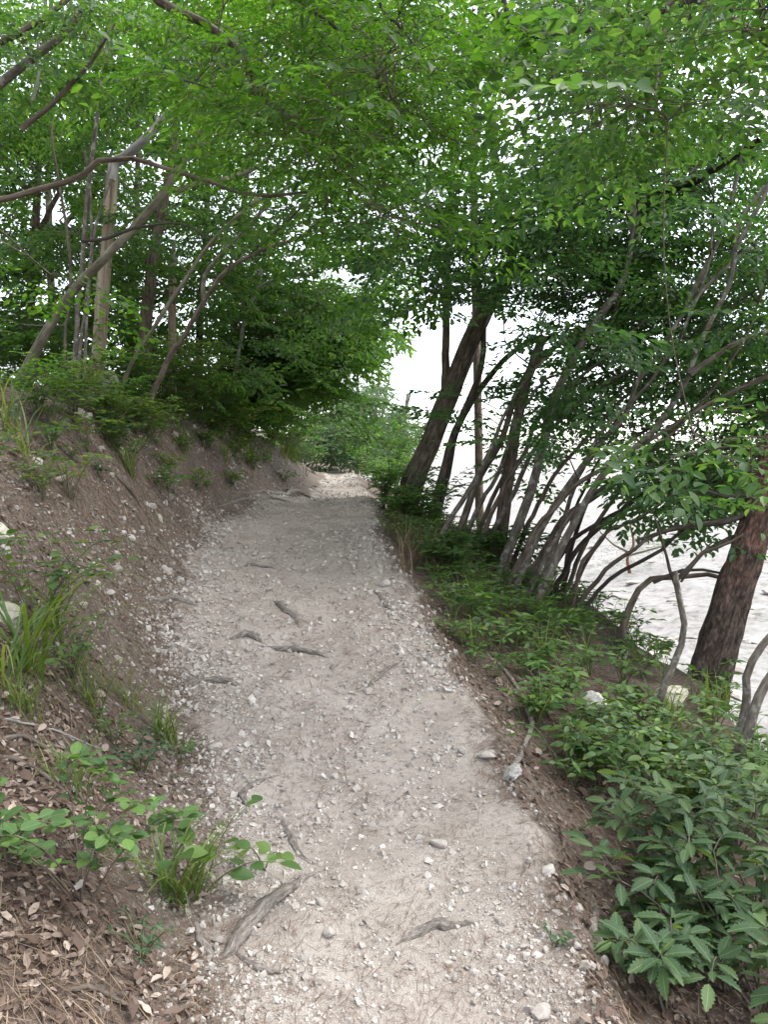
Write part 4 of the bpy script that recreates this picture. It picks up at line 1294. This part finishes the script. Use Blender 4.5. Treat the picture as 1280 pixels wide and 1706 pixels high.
tag(obj('bank_gravel', scatter_mesh('bank_gravel', CST, x, y, r, 'stone_bank', gr, .05)), 'dusty stone chips scattered down the left bank', 'gravel', kind='stuff')


# ------------------------------------------------------------------ litter: needles and fallen leaves
def strips(name, x, y, ln, wd, mat, rng, lift=.004, tilt=.15):
    m = len(x)
    th = rng.uniform(0, 2 * math.pi, m)
    dx, dy = np.cos(th) * ln / 2, np.sin(th) * ln / 2
    za, zb = terrain(x - dx, y - dy), terrain(x + dx, y + dy)
    A = np.stack([x - dx, y - dy, za + lift * rng.random(m) + .001], -1)
    B = np.stack([x + dx, y + dy, zb + lift + ln * tilt * rng.random(m)], -1)
    Mi = (A + B) / 2 + np.stack([-np.sin(th), np.cos(th), 0 * th], -1) * (ln * rng.normal(0, .03, m))[:, None]
    Mi[:, 2] = np.maximum(Mi[:, 2], terrain(Mi[:, 0], Mi[:, 1]) + .002)
    s = np.stack([-np.sin(th), np.cos(th), 0 * th], -1) * (wd / 2)[:, None]
    V = np.stack([A - s, A + s, Mi - s, Mi + s, B - s * .4, B + s * .4], 1).reshape(-1, 3)
    i = np.arange(m)[:, None] * 6
    Q = np.concatenate([i + [[0, 1, 3, 2]], i + [[2, 3, 5, 4]]])
    return new_mesh(name, V, [Q], M[mat], {'rnd': np.repeat(rng.random(m), 6)}, smooth=False)


nr_ = np.random.default_rng(41)
xa, ya = spots(7500, 1.6, 11, nr_, lambda xl, xr, y, n: xl + (xr - xl) * nr_.random(n))
ka = vnoise(xa, ya, .3, 71) > -.16
xb, yb = spots(30000, 1.5, 12, nr_, lambda xl, xr, y, n: xl + .12 - nr_.random(n) ** .8 * 1.5)
xc, yc = spots(13000, 1.6, 9, nr_, lambda xl, xr, y, n: xr - .10 + nr_.random(n) ** .9 * 1.3)
x, y = np.concatenate([xa[ka], xb, xc]), np.concatenate([ya[ka], yb, yc])
sc = np.clip(y / 3.0, .8, 2.2)
tag(obj('needle_litter', strips('needle_litter', x, y, nr_.uniform(.025, .080, len(x)) * np.sqrt(sc), .0016 * sc, 'needle_dead', nr_)),
    'brown pine needles and bits scattered over path and banks', 'litter', kind='stuff')
xb, yb = spots(1500, 1.6, 6, nr_, lambda xl, xr, y, n: xl - nr_.random(n) ** .7 * 1.3)
xc, yc = spots(1800, 1.6, 7, nr_, lambda xl, xr, y, n: xr + nr_.random(n) ** .9 * 1.2)
x, y = np.concatenate([xb, xc]), np.concatenate([yb, yc])
tag(obj('straw_litter', strips('straw_litter', x, y, nr_.uniform(.05, .16, len(x)), nr_.uniform(.0018, .0035, len(x)), 'dry_grass', nr_, .012, .25)),
    'pale dry grass straw lying over the banks', 'litter', kind='stuff')


def litter_frames(x, y, rng):
    m = len(x)
    e = .03
    z = terrain(x, y)
    nx_, ny_ = -(terrain(x + e, y) - z) / e, -(terrain(x, y + e) - z) / e
    n = np.stack([nx_ + rng.normal(0, .35, m), ny_ + rng.normal(0, .35, m), np.ones(m)], -1)
    n /= np.linalg.norm(n, axis=1)[:, None]
    th = rng.uniform(0, 6.283, m)
    a = np.stack([np.cos(th), np.sin(th), 0 * th], -1)
    a -= n * (a * n).sum(1)[:, None]
    return np.stack([x, y, z + .004 + .014 * rng.random(m)], -1), a, n


lr = np.random.default_rng(51)
xb, yb = spots(9000, 1.6, 11, lr, lambda xl, xr, y, n: xl - .12 - lr.random(n) ** .7 * 1.3)
xc, yc = spots(3400, 1.6, 8, lr, lambda xl, xr, y, n: xr + .04 + lr.random(n) ** .8 * 1.2)
xd, yd = spots(3000, 1.5, 3.4, lr, lambda xl, xr, y, n: xl - .05 - lr.random(n) * 1.45)
xe, ye = spots(2600, 1.6, 5, lr, lambda xl, xr, y, n: xr + .02 + lr.random(n) ** 1.2 * .8)
x, y = np.concatenate([xb, xc, xd, xe]), np.concatenate([yb, yc, yd, ye])
keep = (vnoise(x, y, .3, 81) + .7 * vnoise(x, y, .1, 82) > -.16)
x, y = x[keep], y[keep]
pos, a, n = litter_frames(x, y, lr)
me = leaf_cloud('leaf_litter', pos, a, n, np.clip(.024 * lr.lognormal(0, .4, len(x)), .010, .052), 'ovate', M['dead_leaf'], np.zeros(3), lr)
tag(obj('leaf_litter', me), 'brown fallen leaf bits carpeting both sides of the path', 'litter', kind='stuff')
xb, yb = spots(110, 1.75, 3.6, lr, lambda xl, xr, y, n: xl - .15 - lr.random(n) * .8)
xc, yc = spots(150, 1.75, 4.4, lr, lambda xl, xr, y, n: xr + .05 + lr.random(n) * .55)
x, y = np.concatenate([xb, xc]), np.concatenate([yb, yc])
pos, a, n = litter_frames(x, y, lr)
a, b, n = frame(a, n)
DL = [leaf_mesh('fallen_leaf', M['dead_leaf'], k=6, w=w, peak=.5, fold=f, droop=dr, wave=.05) for w, f, dr in ((.26, .5, -.3), (.3, -.3, .25), (.2, .7, .1), (.33, .2, -.15))]
for i in range(len(x)):
    o = obj('fallen_leaf', DL[i % 4])
    s = lr.uniform(.030, .066)
    m = Matrix.Identity(4)
    for r_ in range(3):
        m[r_][0], m[r_][1], m[r_][2], m[r_][3] = a[i, r_] * s, b[i, r_] * s, n[i, r_] * s, pos[i, r_] + (.008 if r_ == 2 else 0)
    o.matrix_basis = m
    side = 'left' if i < len(xb) else 'right'
    dz = 'at the very front' if pos[i, 1] < 2.4 else ('a little way up' if pos[i, 1] < 3.2 else 'further up')
    lk_ = ['flat rolled', 'arched', 'narrow folded', 'broad'][i % 4]
    tag(o, '%s brown fallen leaf in the litter %s of the path, %s' % (lk_, side, dz), 'fallen leaf', '%s fallen leaves %s of the path, %s' % (lk_, side, dz))
for px, py, s, lab in [(1095, 1497, .10, 'large curled tan dead leaf lying on the serrated shrub'), (120, 1498, .045, 'small white leaf scrap under the round-leaved shrub'),
                       (640, 0, 0, '')]:
    if not s:
        continue
    p, d = G(px, py)
    o = obj('fallen_leaf', leaf_mesh('fallen_leaf', M['dead_leaf'] if s > .05 else M['stone'], k=6, w=.32, fold=.5, droop=-.3, wave=.05), loc=(p[0], p[1], p[2] + (.12 if s > .05 else .02)))
    o.scale = (s, s, s); o.rotation_euler = (.3, -.3, .4)
    tag(o, lab, 'fallen leaf')


# ------------------------------------------------------------------ plants
def plant(name, label, cat, base, h, nst, kind, mat, lsize, nleaf, spread=.5, group=None, seed=0, rng=None, arch=.3, joined=False, start=.25, up=.35, stem_mat='stem_green', srad=.0022, side=0, lean=(0, 0)):
    """stems (each a part) that carry leaves (each a part)"""
    rng = rng or np.random.default_rng(seed + int(abs(base[0] * 1000)) + int(abs(base[1] * 100)))
    base = np.array(base, float)
    root = empty(name, base, label, cat, group)
    pos, a, n, sz, own = [], [], [], [], []
    acc = Acc()
    for i in range(nst):
        az = i * 2.39996 + rng.normal(0, .4)
        out = np.array([math.cos(az), math.sin(az), 0]) * spread * rng.uniform(.3, 1.0) * h + np.array([lean[0], lean[1], 0]) * h
        hh = h * rng.uniform(.65, 1.1)
        b0 = base + np.array([rng.normal(0, .03 * h), rng.normal(0, .03 * h), 0])
        b0[2] = terrain(b0[0], b0[1]) - .01
        C = catmull([b0, b0 + out * .3 + [0, 0, hh * .5], b0 + out * .75 + [0, 0, hh * .88], b0 + out * 1.15 + [0, 0, hh * (1 - arch * .3)]], 9)
        C = C + np.cumsum(rng.normal(0, .004 * h, C.shape), 0)
        lines = [C]
        for s_ in range(side):
            k = int(rng.integers(3, 8))
            az2 = rng.uniform(0, 6.28)
            e = C[k] + np.array([math.cos(az2), math.sin(az2), rng.uniform(.1, .6)]) * h * rng.uniform(.2, .4)
            lines.append(catmull([C[k], (C[k] + e) / 2 + [0, 0, .02], e], 6))
        for li, L in enumerate(lines):
            tb = tube(L, np.linspace(srad * (1.6 if li == 0 else 1.0), srad * .5, len(L)), 4)
            if joined or li:
                acc.add(*tb)
            else:
                cur = obj('stem', new_mesh('stem', tb[0] - base, [tb[1]], M[stem_mat], {'bco': tb[2]}), root)
            m = nleaf if li == 0 else max(3, int(nleaf * .5))
            for j in range(m):
                t = start + (1 - start) * (j + 1) / m if li == 0 else .2 + .8 * (j + 1) / m
                f = t * (len(L) - 1)
                k = min(int(f), len(L) - 2)
                p = L[k] + (L[k + 1] - L[k]) * (f - k)
                tang = L[k + 1] - L[k]; tang /= np.linalg.norm(tang) + 1e-9
                ph = j * 2.4 + rng.normal(0, .4)
                o_ = np.array([math.cos(ph), math.sin(ph), 0])
                d = o_ + up * tang + np.array([0, 0, rng.normal(.1, .2)])
                if j == m - 1:
                    d = tang + .3 * o_
                pos.append(p + d / np.linalg.norm(d) * lsize * .12); a.append(d)
                n.append(np.array([0, 0, 1.0]) + rng.normal(0, .30, 3) - .25 * o_)
                sz.append(lsize * rng.uniform(.6, 1.15)); own.append(None if joined else cur)
    pos, a, n, sz = map(np.array, (pos, a, n, sz))
    if acc.n:
        o = obj('twigs' if not joined else 'stems', acc.mesh('stems', M[stem_mat], base), root)
        o['kind'] = 'stuff'
    if joined:
        o = obj('foliage', leaf_cloud('foliage', pos, a, n, sz, kind if kind in CARD else 'ovate', M[mat], base, rng), root)
        o['kind'] = 'stuff'
    else:
        if len(pos) > 290:
            sel = rng.permutation(len(pos))
            k1, k2 = sel[:290], sel[290:]
            o = obj('foliage', leaf_cloud('foliage', pos[k2], a[k2], n[k2], sz[k2], kind if kind in CARD else 'ovate', M[mat], base, rng), root)
            o['kind'] = 'stuff'
            pos, a, n, sz, own = pos[k1], a[k1], n[k1], sz[k1], [own[q] for q in k1]
        leaf_objects(root, base, pos, a, n, sz, kind, mat, owner=own)
    return root


def blade(base, az, ln, wd, bend, rng, k=8, rise=1.25):
    t = np.linspace(0, 1, k)
    ang = rise - bend * t * t * 1.6 - .1 * t
    ds = ln / (k - 1)
    r = np.concatenate([[0], np.cumsum(np.cos(ang[:-1]) * ds)])
    z = np.concatenate([[0], np.cumsum(np.sin(ang[:-1]) * ds)])
    o_ = np.array([math.cos(az), math.sin(az), 0])
    s_ = np.array([-math.sin(az), math.cos(az), 0])
    mid = base + r[:, None] * o_ + z[:, None] * np.array([0, 0, 1]) + (np.sin(t * 2.0) * rng.normal(0, .04) * ln)[:, None] * s_
    w = wd * np.where(t < .25, .6 + 1.6 * t, (1 - ((t - .25) / .75) ** 1.7)) / 2 + .0003
    up_ = np.array([0, 0, 1.0])
    L = mid + w[:, None] * s_ + (w * .5)[:, None] * up_
    R = mid - w[:, None] * s_ + (w * .5)[:, None] * up_
    V = np.concatenate([L, mid, R])
    i = np.arange(k - 1)
    Q = np.concatenate([np.stack([i, i + 1, k + i + 1, k + i], -1), np.stack([k + i, k + i + 1, 2 * k + i + 1, 2 * k + i], -1)])
    return V, Q


def tuft(name, label, base, n, ln, wd, mat='grass', group=None, joined=False, bend=(.5, 1.3), seed=0, cat='grass', rise=1.3, k=8, azr=None, spread=.03):
    rng = np.random.default_rng(seed + int(abs(base[0] * 977)) + int(abs(base[1] * 131)))
    base = np.array(base, float)
    root = empty(name, base, label, cat, group) if not joined else None
    Vs, Qs, Rn, c = [], [], [], 0
    for i in range(n):
        b0 = base + np.array([rng.normal(0, spread), rng.normal(0, spread), 0])
        b0[2] = terrain(b0[0], b0[1]) - .01
        az = rng.uniform(0, 6.28) if azr is None else rng.normal(*azr)
        V, Q = blade(b0, az, ln * rng.uniform(.45, 1.1), wd * rng.uniform(.6, 1.2), rng.uniform(*bend), rng, k, rise + rng.normal(0, .12))
        if joined:
            Vs.append(V - base); Qs.append(Q + c); c += len(V); Rn.append(np.full(len(V), rng.random()))
        else:
            obj('blade', new_mesh('blade', V - base, [Q], M[mat]), root)
    if joined:
        o = obj(name, new_mesh(name, np.vstack(Vs), [np.vstack(Qs)], M[mat], {'rnd': np.concatenate(Rn)}), loc=base)
        tag(o, label, cat, group)
        return o
    return root


g = lambda px, py: G(px, py)[0]
# lower left corner
plant('round_leaved_shrub', 'low shrub with many small round leaves at lower left', 'shrub', g(130, 1500), .34, 9, 'round', 'leaf_round', .048, 15, 1.1, seed=1, stem_mat='twig', side=2)
plant('round_leaved_shrub', 'sprig of round leaves at the left edge beside the low shrub', 'shrub', g(12, 1445), .22, 3, 'round', 'leaf_round', .062, 7, .7, seed=2, stem_mat='twig')
tuft('grass_tuft', 'arching dark green grass tuft right of the round-leaved shrub', g(296, 1500), 54, .34, .008, seed=3, bend=(.6, 1.5), rise=1.1)
plant('broad_leaved_creeper', 'creeper with broad dark leaves reaching over the gravel', 'plant', g(335, 1495), .24, 5, 'broad', 'leaf_herb', .085, 5, 1.1, seed=4, lean=(.35, 0))
plant('broad_leaved_creeper', 'small sprig of broad leaves at the tip over the left gravel', 'plant', g(440, 1450), .10, 2, 'broad', 'leaf_herb', .075, 4, 1.3, seed=5)
tuft('long_grass', 'long bright broad-bladed grass on the left bank', g(48, 1118), 26, .80, .016, seed=6, bend=(.45, 1.5), rise=1.08)
tuft('long_grass', 'broad arching blades at the left edge below the outcrop rock', g(10, 1140), 22, .55, .011, seed=7, bend=(.7, 1.5), rise=1.1)
tuft('grass_tuft', 'thin yellow-green grass with tall upright blades on the left bank', g(150, 1180), 36, .48, .0055, seed=8, bend=(.25, 1.3), rise=1.15)
tuft('grass_tuft', 'grass tuft at the left path edge by the white stone', g(275, 1235), 40, .28, .007, seed=9, bend=(.4, 1.3))
tuft('grass_tuft', 'dense fine grass tuft under the long grass', g(40, 1190), 60, .22, .004, seed=10, bend=(.4, 1.2))
plant('leafy_shrub', 'leafy green shrub growing behind the long grass', 'shrub', g(60, 1055), .48, 10, 'broad', 'leaf_herb', .060, 11, .95, seed=11, stem_mat='twig', side=1)
plant('leafy_shrub', 'sparse sprig with heart-shaped leaves before the bank', 'shrub', g(110, 990), .26, 3, 'round', 'leaf_herb', .065, 6, 1.0, seed=12, stem_mat='twig', lean=(.4, 0))
plant('leafy_shrub', 'low leafy shrub under the arching long grass', 'shrub', g(120, 1130), .26, 8, 'ovate', 'leaf_herb', .048, 9, 1.0, seed=18, stem_mat='twig', side=1)
tuft('grass_tuft', 'wispy green grass between the long grass and the path', g(215, 1180), 40, .30, .004, seed=19, bend=(.5, 1.5), rise=1.1)
tuft('long_grass', 'tall arching grass right of the outcrop rock', g(95, 1060), 24, .62, .010, seed=22, bend=(.5, 1.5), rise=1.1)
tuft('grass_tuft', 'wispy grass behind the round-leaved shrub', g(110, 1310), 40, .26, .004, seed=21, bend=(.5, 1.5), rise=1.1)
plant('low_herb', 'low herb of tiny leaves below the long grass', 'herb', g(235, 1290), .17, 9, 'ovate', 'leaf_oak', .034, 9, .9, seed=13)
plant('low_herb', 'small oval-leaved herb at the left gravel edge', 'herb', g(300, 1270), .10, 4, 'round', 'leaf_round', .034, 5, 1.0, seed=14)
plant('low_herb', 'feathery small herb in the bottom left litter', 'herb', g(238, 1600), .11, 7, 'lance', 'leaf_oak', .030, 9, 1.0, seed=15)
plant('low_herb', 'tiny herb beneath the dry stalk', 'herb', g(190, 1240), .14, 6, 'ovate', 'leaf_herb', .036, 7, .9, seed=16)
plant('low_herb', 'tiny seedling sprouting on the right gravel', 'herb', g(924, 1580), .05, 4, 'ovate', 'leaf_oak', .026, 5, 1.2, seed=17)
for i, (px, py, lab) in enumerate([(40, 1380, 'dry tan grass tuft at left edge above the round-leaved shrub'), (90, 1225, 'dry straw tuft behind the pale stalk'), (345, 1668, 'dry straw tuft near the bottom left path edge'),
                                   (60, 1560, 'brown dry grass tuft under the round-leaved shrub'), (165, 1690, 'rusty dry grass tuft at the bottom edge'), (180, 1330, 'dry grass tuft above the round leaves'),
                                   (20, 1680, 'dry grass tuft in the bottom left corner'), (130, 1620, 'dry grass tuft in the lower left litter')]):
    tuft('dry_grass_tuft', lab, g(px, py), 22, .11, .0022, 'dry_grass', seed=20 + i, joined=True, bend=(.6, 1.6), cat='dry grass', rise=.9, k=6, spread=.045)
# the bank
for i, (px, py, h_, mt, lab) in enumerate([
        (165, 795, .10, 'leaf_oak', 'small dark herb halfway up the bank'), (72, 835, .20, 'leaf_herb', 'leafy herb near the outcrop rock on the bank'), (400, 775, .16, 'leaf_bush', 'green seedling on the bare far bank'),
        (345, 750, .12, 'leaf_bush', 'tiny seedling above the far bare bank'), (250, 735, .28, 'leaf_bush', 'yellow-green sapling tuft overhanging the bank'), (120, 770, .14, 'leaf_herb', 'small plant beside the lichen rock'),
        (440, 770, .10, 'leaf_bush', 'low seedling near the far end of the bank'), (345, 812, .07, 'leaf_bush', 'tiny sprout low on the far bank'), (210, 730, .16, 'leaf_herb', 'small plant under the white boulder')]):
    plant('seedling', lab, 'seedling', g(px, py), h_, 5, 'ovate', mt, .05, 6, .8, seed=40 + i)
tuft('long_grass', 'yellow-green grass blades hanging at the upper left bank', g(38, 760), 12, .5, .014, seed=60, bend=(.3, 1.2))
tuft('long_grass', 'grass blades at the left edge of the upper bank', g(12, 720), 14, .5, .012, seed=61, bend=(.5, 1.3))
ORD = ['first', 'second', 'third', 'fourth', 'fifth', 'sixth', 'seventh', 'eighth', 'ninth', 'tenth', 'eleventh', 'twelfth', 'thirteenth', 'fourteenth', 'fifteenth', 'sixteenth', 'seventeenth', 'eighteenth', 'nineteenth', 'twentieth']
crest = lambda y, off: np.array([np.interp(y, KY, XL) - np.interp(y, KY, BW) * .88 - off, y, 0])


def onground(p):
    p = np.array(p, float); p[2] = float(terrain(p[0], p[1])); return p


rs = np.random.default_rng(300)
cand = sorted([onground(crest(y, rs.uniform(-.22, .20))) for y in np.linspace(5.4, 14.9, 20)], key=lambda p: proj(p)[0])
for i, p in enumerate(cand):
    near = p[1] < 7.5
    plant('bank_shrub', 'leafy green shrub on the bank crest, %s from the left' % ORD[i], 'shrub', p, rs.uniform(.30, .45) if near else rs.uniform(.5, .8), int(rs.integers(12, 16)), 'ovate', ['leaf_bush', 'leaf_fringe', 'leaf_herb'][i % 3], .050 if near else .075, 16, 1.0,
          'shrubs on the bank crest', seed=300 + i, joined=True, side=4, stem_mat='twig', start=.08)
cand = sorted([onground(crest(y, -.25 + rs.uniform(-.1, .1))) for y in (6.2, 8.0, 9.2, 10.3, 11.4, 12.4, 13.2, 14.0, 14.8)], key=lambda p: proj(p)[0])
for i, p in enumerate(cand):
    tuft('long_grass', 'arching green grass tuft on the bank crest, %s from the left' % ORD[i], p, 22, .5, .011, seed=330 + i, joined=True, group='grass tufts on the bank crest', bend=(.4, 1.2))
br0 = np.random.default_rng(301)
cand = []
while len(cand) < 76:
    y = br0.uniform(4.2, 11.5)
    u = np.interp(y, KY, BW) * br0.uniform(.25 if len(cand) % 4 == 0 else .55, 1.5)
    p = onground((np.interp(y, KY, XL) - u, y, 0))
    if -20 < proj(p)[0] < 560:
        cand.append(p)
for i, p in enumerate(cand):
    qx, qy, qd = proj(p)
    zn = 'at the left edge of the bank' if qx < 110 else ('below the white upright boulder' if qx < 230 else ('on the bank below the broken dead trunk' if qx < 360 else 'on the far end of the bank'))
    lf = ['bright green', 'oval-leaved', 'dark green'][i % 3]
    plant('bank_herb', 'small %s herb sprouting %s' % (lf, zn), 'herb', p, br0.uniform(.15, .34), 8, 'ovate', ['leaf_fringe', 'leaf_herb', 'leaf_mid'][i % 3], .066, 8, .9, '%s herbs %s' % (lf, zn), seed=350 + i, joined=True)
# low thicket on the hillside above the bank
hr = np.random.default_rng(91)
k = 0
while k < 48:
    y = hr.uniform(6, 16)
    x = np.interp(y, KY, XL) - np.interp(y, KY, BW) - hr.uniform(.2, 4.5)
    p = onground((x, y, 0))
    if not -60 < proj(p)[0] < 600:
        continue
    qx = proj(p)[0]
    zn = 'behind the leaning olive-grey trunk' if qx < 120 else ('around the barkless dead tree' if qx < 230 else ('behind the broken dead trunk' if qx < 330 else 'below the bushy tree crown'))
    lf = ['mid-green', 'bright', 'dark'][k % 3]
    plant('undergrowth_shrub', '%s leafy undergrowth shrub %s' % (lf, zn), 'shrub', p, hr.uniform(.6, 1.2), 9, 'ovate', ['leaf_mid', 'leaf_bush', 'leaf_mid'][k % 3], .085, 14, .8,
          '%s undergrowth %s' % (lf, zn), seed=400 + k, joined=True, side=3, stem_mat='twig', start=.1)
    k += 1
# right verge
for i, (px, py, h_, nst, lean_, lab) in enumerate([
        (1150, 1500, .42, 7, (.0, -.1), 'shrub with serrated oak-like leaves at the right edge, middle one'), (1215, 1650, .40, 7, (-.2, 0), 'shrub with large serrated grey-green leaves in the bottom right corner'),
        (1225, 1420, .46, 7, (.0, 0), 'serrated-leaved shrub at right edge behind the middle one'), (1110, 1690, .26, 5, (0, .1), 'dark serrated leaves spreading along the bottom right edge'),
        (1090, 1420, .26, 5, (-.1, 0), 'small serrated shrub nearest the brown leaf litter'), (1260, 1540, .5, 6, (-.1, 0), 'tall serrated shrub on the far right edge'), (1185, 1575, .30, 8, (-.1, 0), 'low dense serrated shrub between the corner shrub and the middle one'),
        (1275, 1690, .36, 8, (-.2, 0), 'serrated shrub filling the extreme bottom right corner'), (1130, 1610, .20, 6, (-.1, 0), 'short serrated sprig right of the bent grey root')]):
    plant('serrated_shrub', lab, 'shrub', g(px, py), h_, nst, 'oak', 'leaf_serrated', .086, 16, .9, seed=500 + i, side=1, stem_mat='twig', lean=lean_, up=.6, srad=.003)
for i, (px, py, lab) in enumerate([(1010, 1290, 'glossy small-leaved shrub below the pale rock'), (1080, 1270, 'glossy small-leaved shrub right of the pale rock'), (1150, 1300, 'glossy shrub before the pair of grey stems'),
                                   (1190, 1340, 'glossy shrub at the right edge above the serrated shrubs'), (1050, 1340, 'small glossy shrub over the brown leaf litter'), (1250, 1340, 'glossy shrub under the pale grey edge stems')]):
    plant('glossy_shrub', lab, 'shrub', g(px, py), .30, 9, 'ovate', 'leaf_herb', .052, 10, .9, seed=520 + i, stem_mat='twig', side=1)
vr = np.random.default_rng(95)
k = 0
while k < 215:
    y = 3.3 * (9.0 / 3.3) ** vr.random()
    xr = path_edges(np.array([y]))[1][0]
    ve = np.interp(y, KY, VE)
    x = xr + vr.uniform(.16 if y > 4.2 else .36, ve + .15)
    px, py, dd = proj(np.array([x, y, float(terrain(x, y))]))
    if px > 1290 or vnoise(x, y, .7, 93) < -.30 or (abs(px - 990) < 36 and 1140 < py < 1225) or (abs(px - 1118) < 30 and 1120 < py < 1195):
        continue
    far_ = dd > 5.2
    marks = {'beside the pale rock': (990, 1180), 'by the foot of the pine': (1160, 1170), 'below the gnarled sapling': (1035, 1085), 'under the slanting trunks': (900, 950),
             'below the thick leaning trunk': (700, 880), 'at the right path edge': (730, 1040), 'near the white flat stone': (880, 1250), 'mid slope above the winding bare stem': (830, 1090), 'above the serrated shrubs': (1130, 1300)}
    mk = min(marks, key=lambda q: (marks[q][0] - px) ** 2 + (marks[q][1] - py) ** 2)
    lf = ['fresh oval-leaved', 'narrow-leaved', 'glossy oval-leaved'][k % 3]
    plant('verge_herb', 'low %s herb %s on the right verge' % (lf, mk), 'herb', (x, y, float(terrain(x, y))), vr.uniform(.14, .30), int(vr.integers(4, 7)), ['ovate', 'lance', 'ovate'][k % 3], ['leaf_herb', 'leaf_bush', 'leaf_herb'][k % 3],
          vr.uniform(.050, .078), 7, .8, '%s herbs %s' % (lf, mk), seed=600 + k, joined=far_)
    k += 1
for i in range(40):
    y = vr.uniform(3.6, 9.0)
    xr = path_edges(np.array([y]))[1][0]
    x = xr + vr.uniform(.2, np.interp(y, KY, VE) + .15)
    px, py, dd = proj(np.array([x, y, float(terrain(x, y))]))
    mk = min(marks, key=lambda q: (marks[q][0] - px) ** 2 + (marks[q][1] - py) ** 2)
    tuft('grass_tuft', 'thin green grass tuft among herbs %s' % mk, (x, y, float(terrain(x, y))), 20, vr.uniform(.18, .42), .006, seed=700 + i, joined=True, group='grass tufts %s' % mk, bend=(.4, 1.3))
for i, (px, py, lab) in enumerate([(1180, 1195, 'bright broad grass blades at the foot of the pine'), (1255, 1235, 'broad grass blades between the grey edge stems')]):
    tuft('long_grass', lab, g(px, py), 13, .34, .014, seed=740 + i, bend=(.2, 1.1))
# stones weathering out of the left bank
kr = np.random.default_rng(303)
for i in range(26):
    y = 3.0 * (11.0 / 3.0) ** kr.random()
    u = np.interp(y, KY, BW) * kr.uniform(.1, 1.05)
    x = np.interp(y, KY, XL) - u
    z = float(terrain(x, y))
    px, py, dd = proj(np.array([x, y, z]))
    if not 0 < px < 1280:
        continue
    r = max(.012, kr.uniform(5.5, 13) / FPX * dd)
    o = obj('bank_stone', STM['stone' if i % 3 else 'stone_tan'][int(kr.integers(0, 10))], loc=(x, y, z + r * .1))
    o.rotation_euler = tuple(kr.uniform(0, 6.28, 3)); o.scale = (r * 1.2, r, r * .8)
    zn = 'near the long grass' if dd < 4.4 else ('halfway along the left bank' if dd < 7 else 'on the far left bank')
    sz_ = 'larger' if r * FPX / dd > 9 else 'small'
    tag(o, '%s %s stone weathering out %s' % (sz_, 'pale' if i % 3 else 'tan', zn), 'stone', '%s %s stones %s' % (sz_, 'pale' if i % 3 else 'tan', zn))
# shrubs round the thick leaning trunk
for i, (px, py, h_, kd, mt, lab) in enumerate([
        (655, 826, 1.15, 'broad', 'leaf_bush', 'round-leaved bush against the left of the thick leaning trunk'), (640, 850, .45, 'ovate', 'leaf_bush', 'bright low shrub at the right path edge crest'),
        (672, 868, .40, 'ovate', 'leaf_bush', 'fresh green shrub before the thick leaning trunk'), (735, 850, .7, 'ovate', 'leaf_oak', 'dark ivy-like shrub at the foot of the leaning trunk'),
        (700, 880, .40, 'ovate', 'leaf_mid', 'small shrub on the verge below the leaning trunk'), (880, 960, .5, 'ovate', 'leaf_oak', 'dark shrub at the foot of the slanting trunks'),
        (745, 960, .35, 'ovate', 'leaf_mid', 'leafy shrub on the verge beside the dry stems'), (815, 950, .4, 'ovate', 'leaf_mid', 'leafy shrub under the thick grey trunk')]):
    plant('verge_shrub', lab, 'shrub', onground(P(px, py, {655: 9.6, 640: 9.0, 672: 8.6, 735: 8.8}.get(px, G(px, py)[1]))), h_, 12, kd, mt, .080, 15, .75, seed=760 + i, joined=True, side=3, stem_mat='twig', start=.1)
dr_ = np.random.default_rng(97)
for i in range(12):
    px, py = dr_.uniform(670, 800), dr_.uniform(870, 960)
    tuft('dry_grass_tuft', 'dry brown grass tuft under the right-hand stems', g(px, py), 34, .42, .005, 'dry_grass', seed=780 + i, joined=True, group='dry tufts under the right-hand stems', bend=(.2, 1.2), cat='dry grass')
# far end of the path
er = np.random.default_rng(98)
cand = []
for i in range(20):
    y = er.uniform(13, 21)
    xl, xr = np.interp(y, KY, XL), np.interp(y, KY, XR)
    x = xr + er.uniform(.15, 1.1) if i % 3 else xl - er.uniform(.2, .9)
    cand.append(onground((x, y, 0)))
cand.sort(key=lambda p: proj(p)[0])
for i, p in enumerate(cand):  # every other shrub shares the far trees' glare-paled leaf colour
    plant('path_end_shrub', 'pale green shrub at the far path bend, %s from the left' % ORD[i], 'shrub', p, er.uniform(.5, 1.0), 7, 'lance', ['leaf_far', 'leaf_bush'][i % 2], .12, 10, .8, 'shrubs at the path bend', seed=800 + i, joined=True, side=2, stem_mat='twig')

# ------------------------------------------------------------------ the bare rock ground below: boulders and a stunted pine
br = np.random.default_rng(99)
for i in range(60):
    px, py = br.uniform(940, 1290), br.uniform(900, 1200)
    p, d = G(px, py)
    if d < 8:
        continue
    r = br.uniform(.10, .32)
    o = obj('pale_boulder', STM['stone'][int(br.integers(0, 10))], loc=(p[0], p[1], p[2]))
    o.scale = (r * 1.4, r, r * .55); o.rotation_euler = (0, 0, br.uniform(0, 6.28))
    tag(o, 'pale boulder lying on the bright bare rock below', 'boulder', 'boulders on the bare rock')
pb, pd = G(1050, 955)
T2 = Tree('stunted_pine', 'small grey-green pine growing on the bright bare rock', [
    S(pd, (7, 3), [(1050, 955), (1046, 930), (1056, 905), (1050, 870)], 'bark_pine_red'),
    S(pd, (4, 2), [(1050, 925), (1090, 915), (1120, 905)], 'bark_brown', root=False, name='branch'),
    S(pd, (4, 2), [(1048, 920), (1020, 905), (1000, 885)], 'bark_brown', root=False, name='branch')], 'pine_needle', 'needle', 'far', 1.2)
for _ in range(26):
    T2.pads.append(P(1058 + br.normal(0, 45), 905 + br.normal(0, 24), pd + br.normal(0, .6)))
T2.build(br)
print('done', time.time() - T0, len(bpy.data.objects))
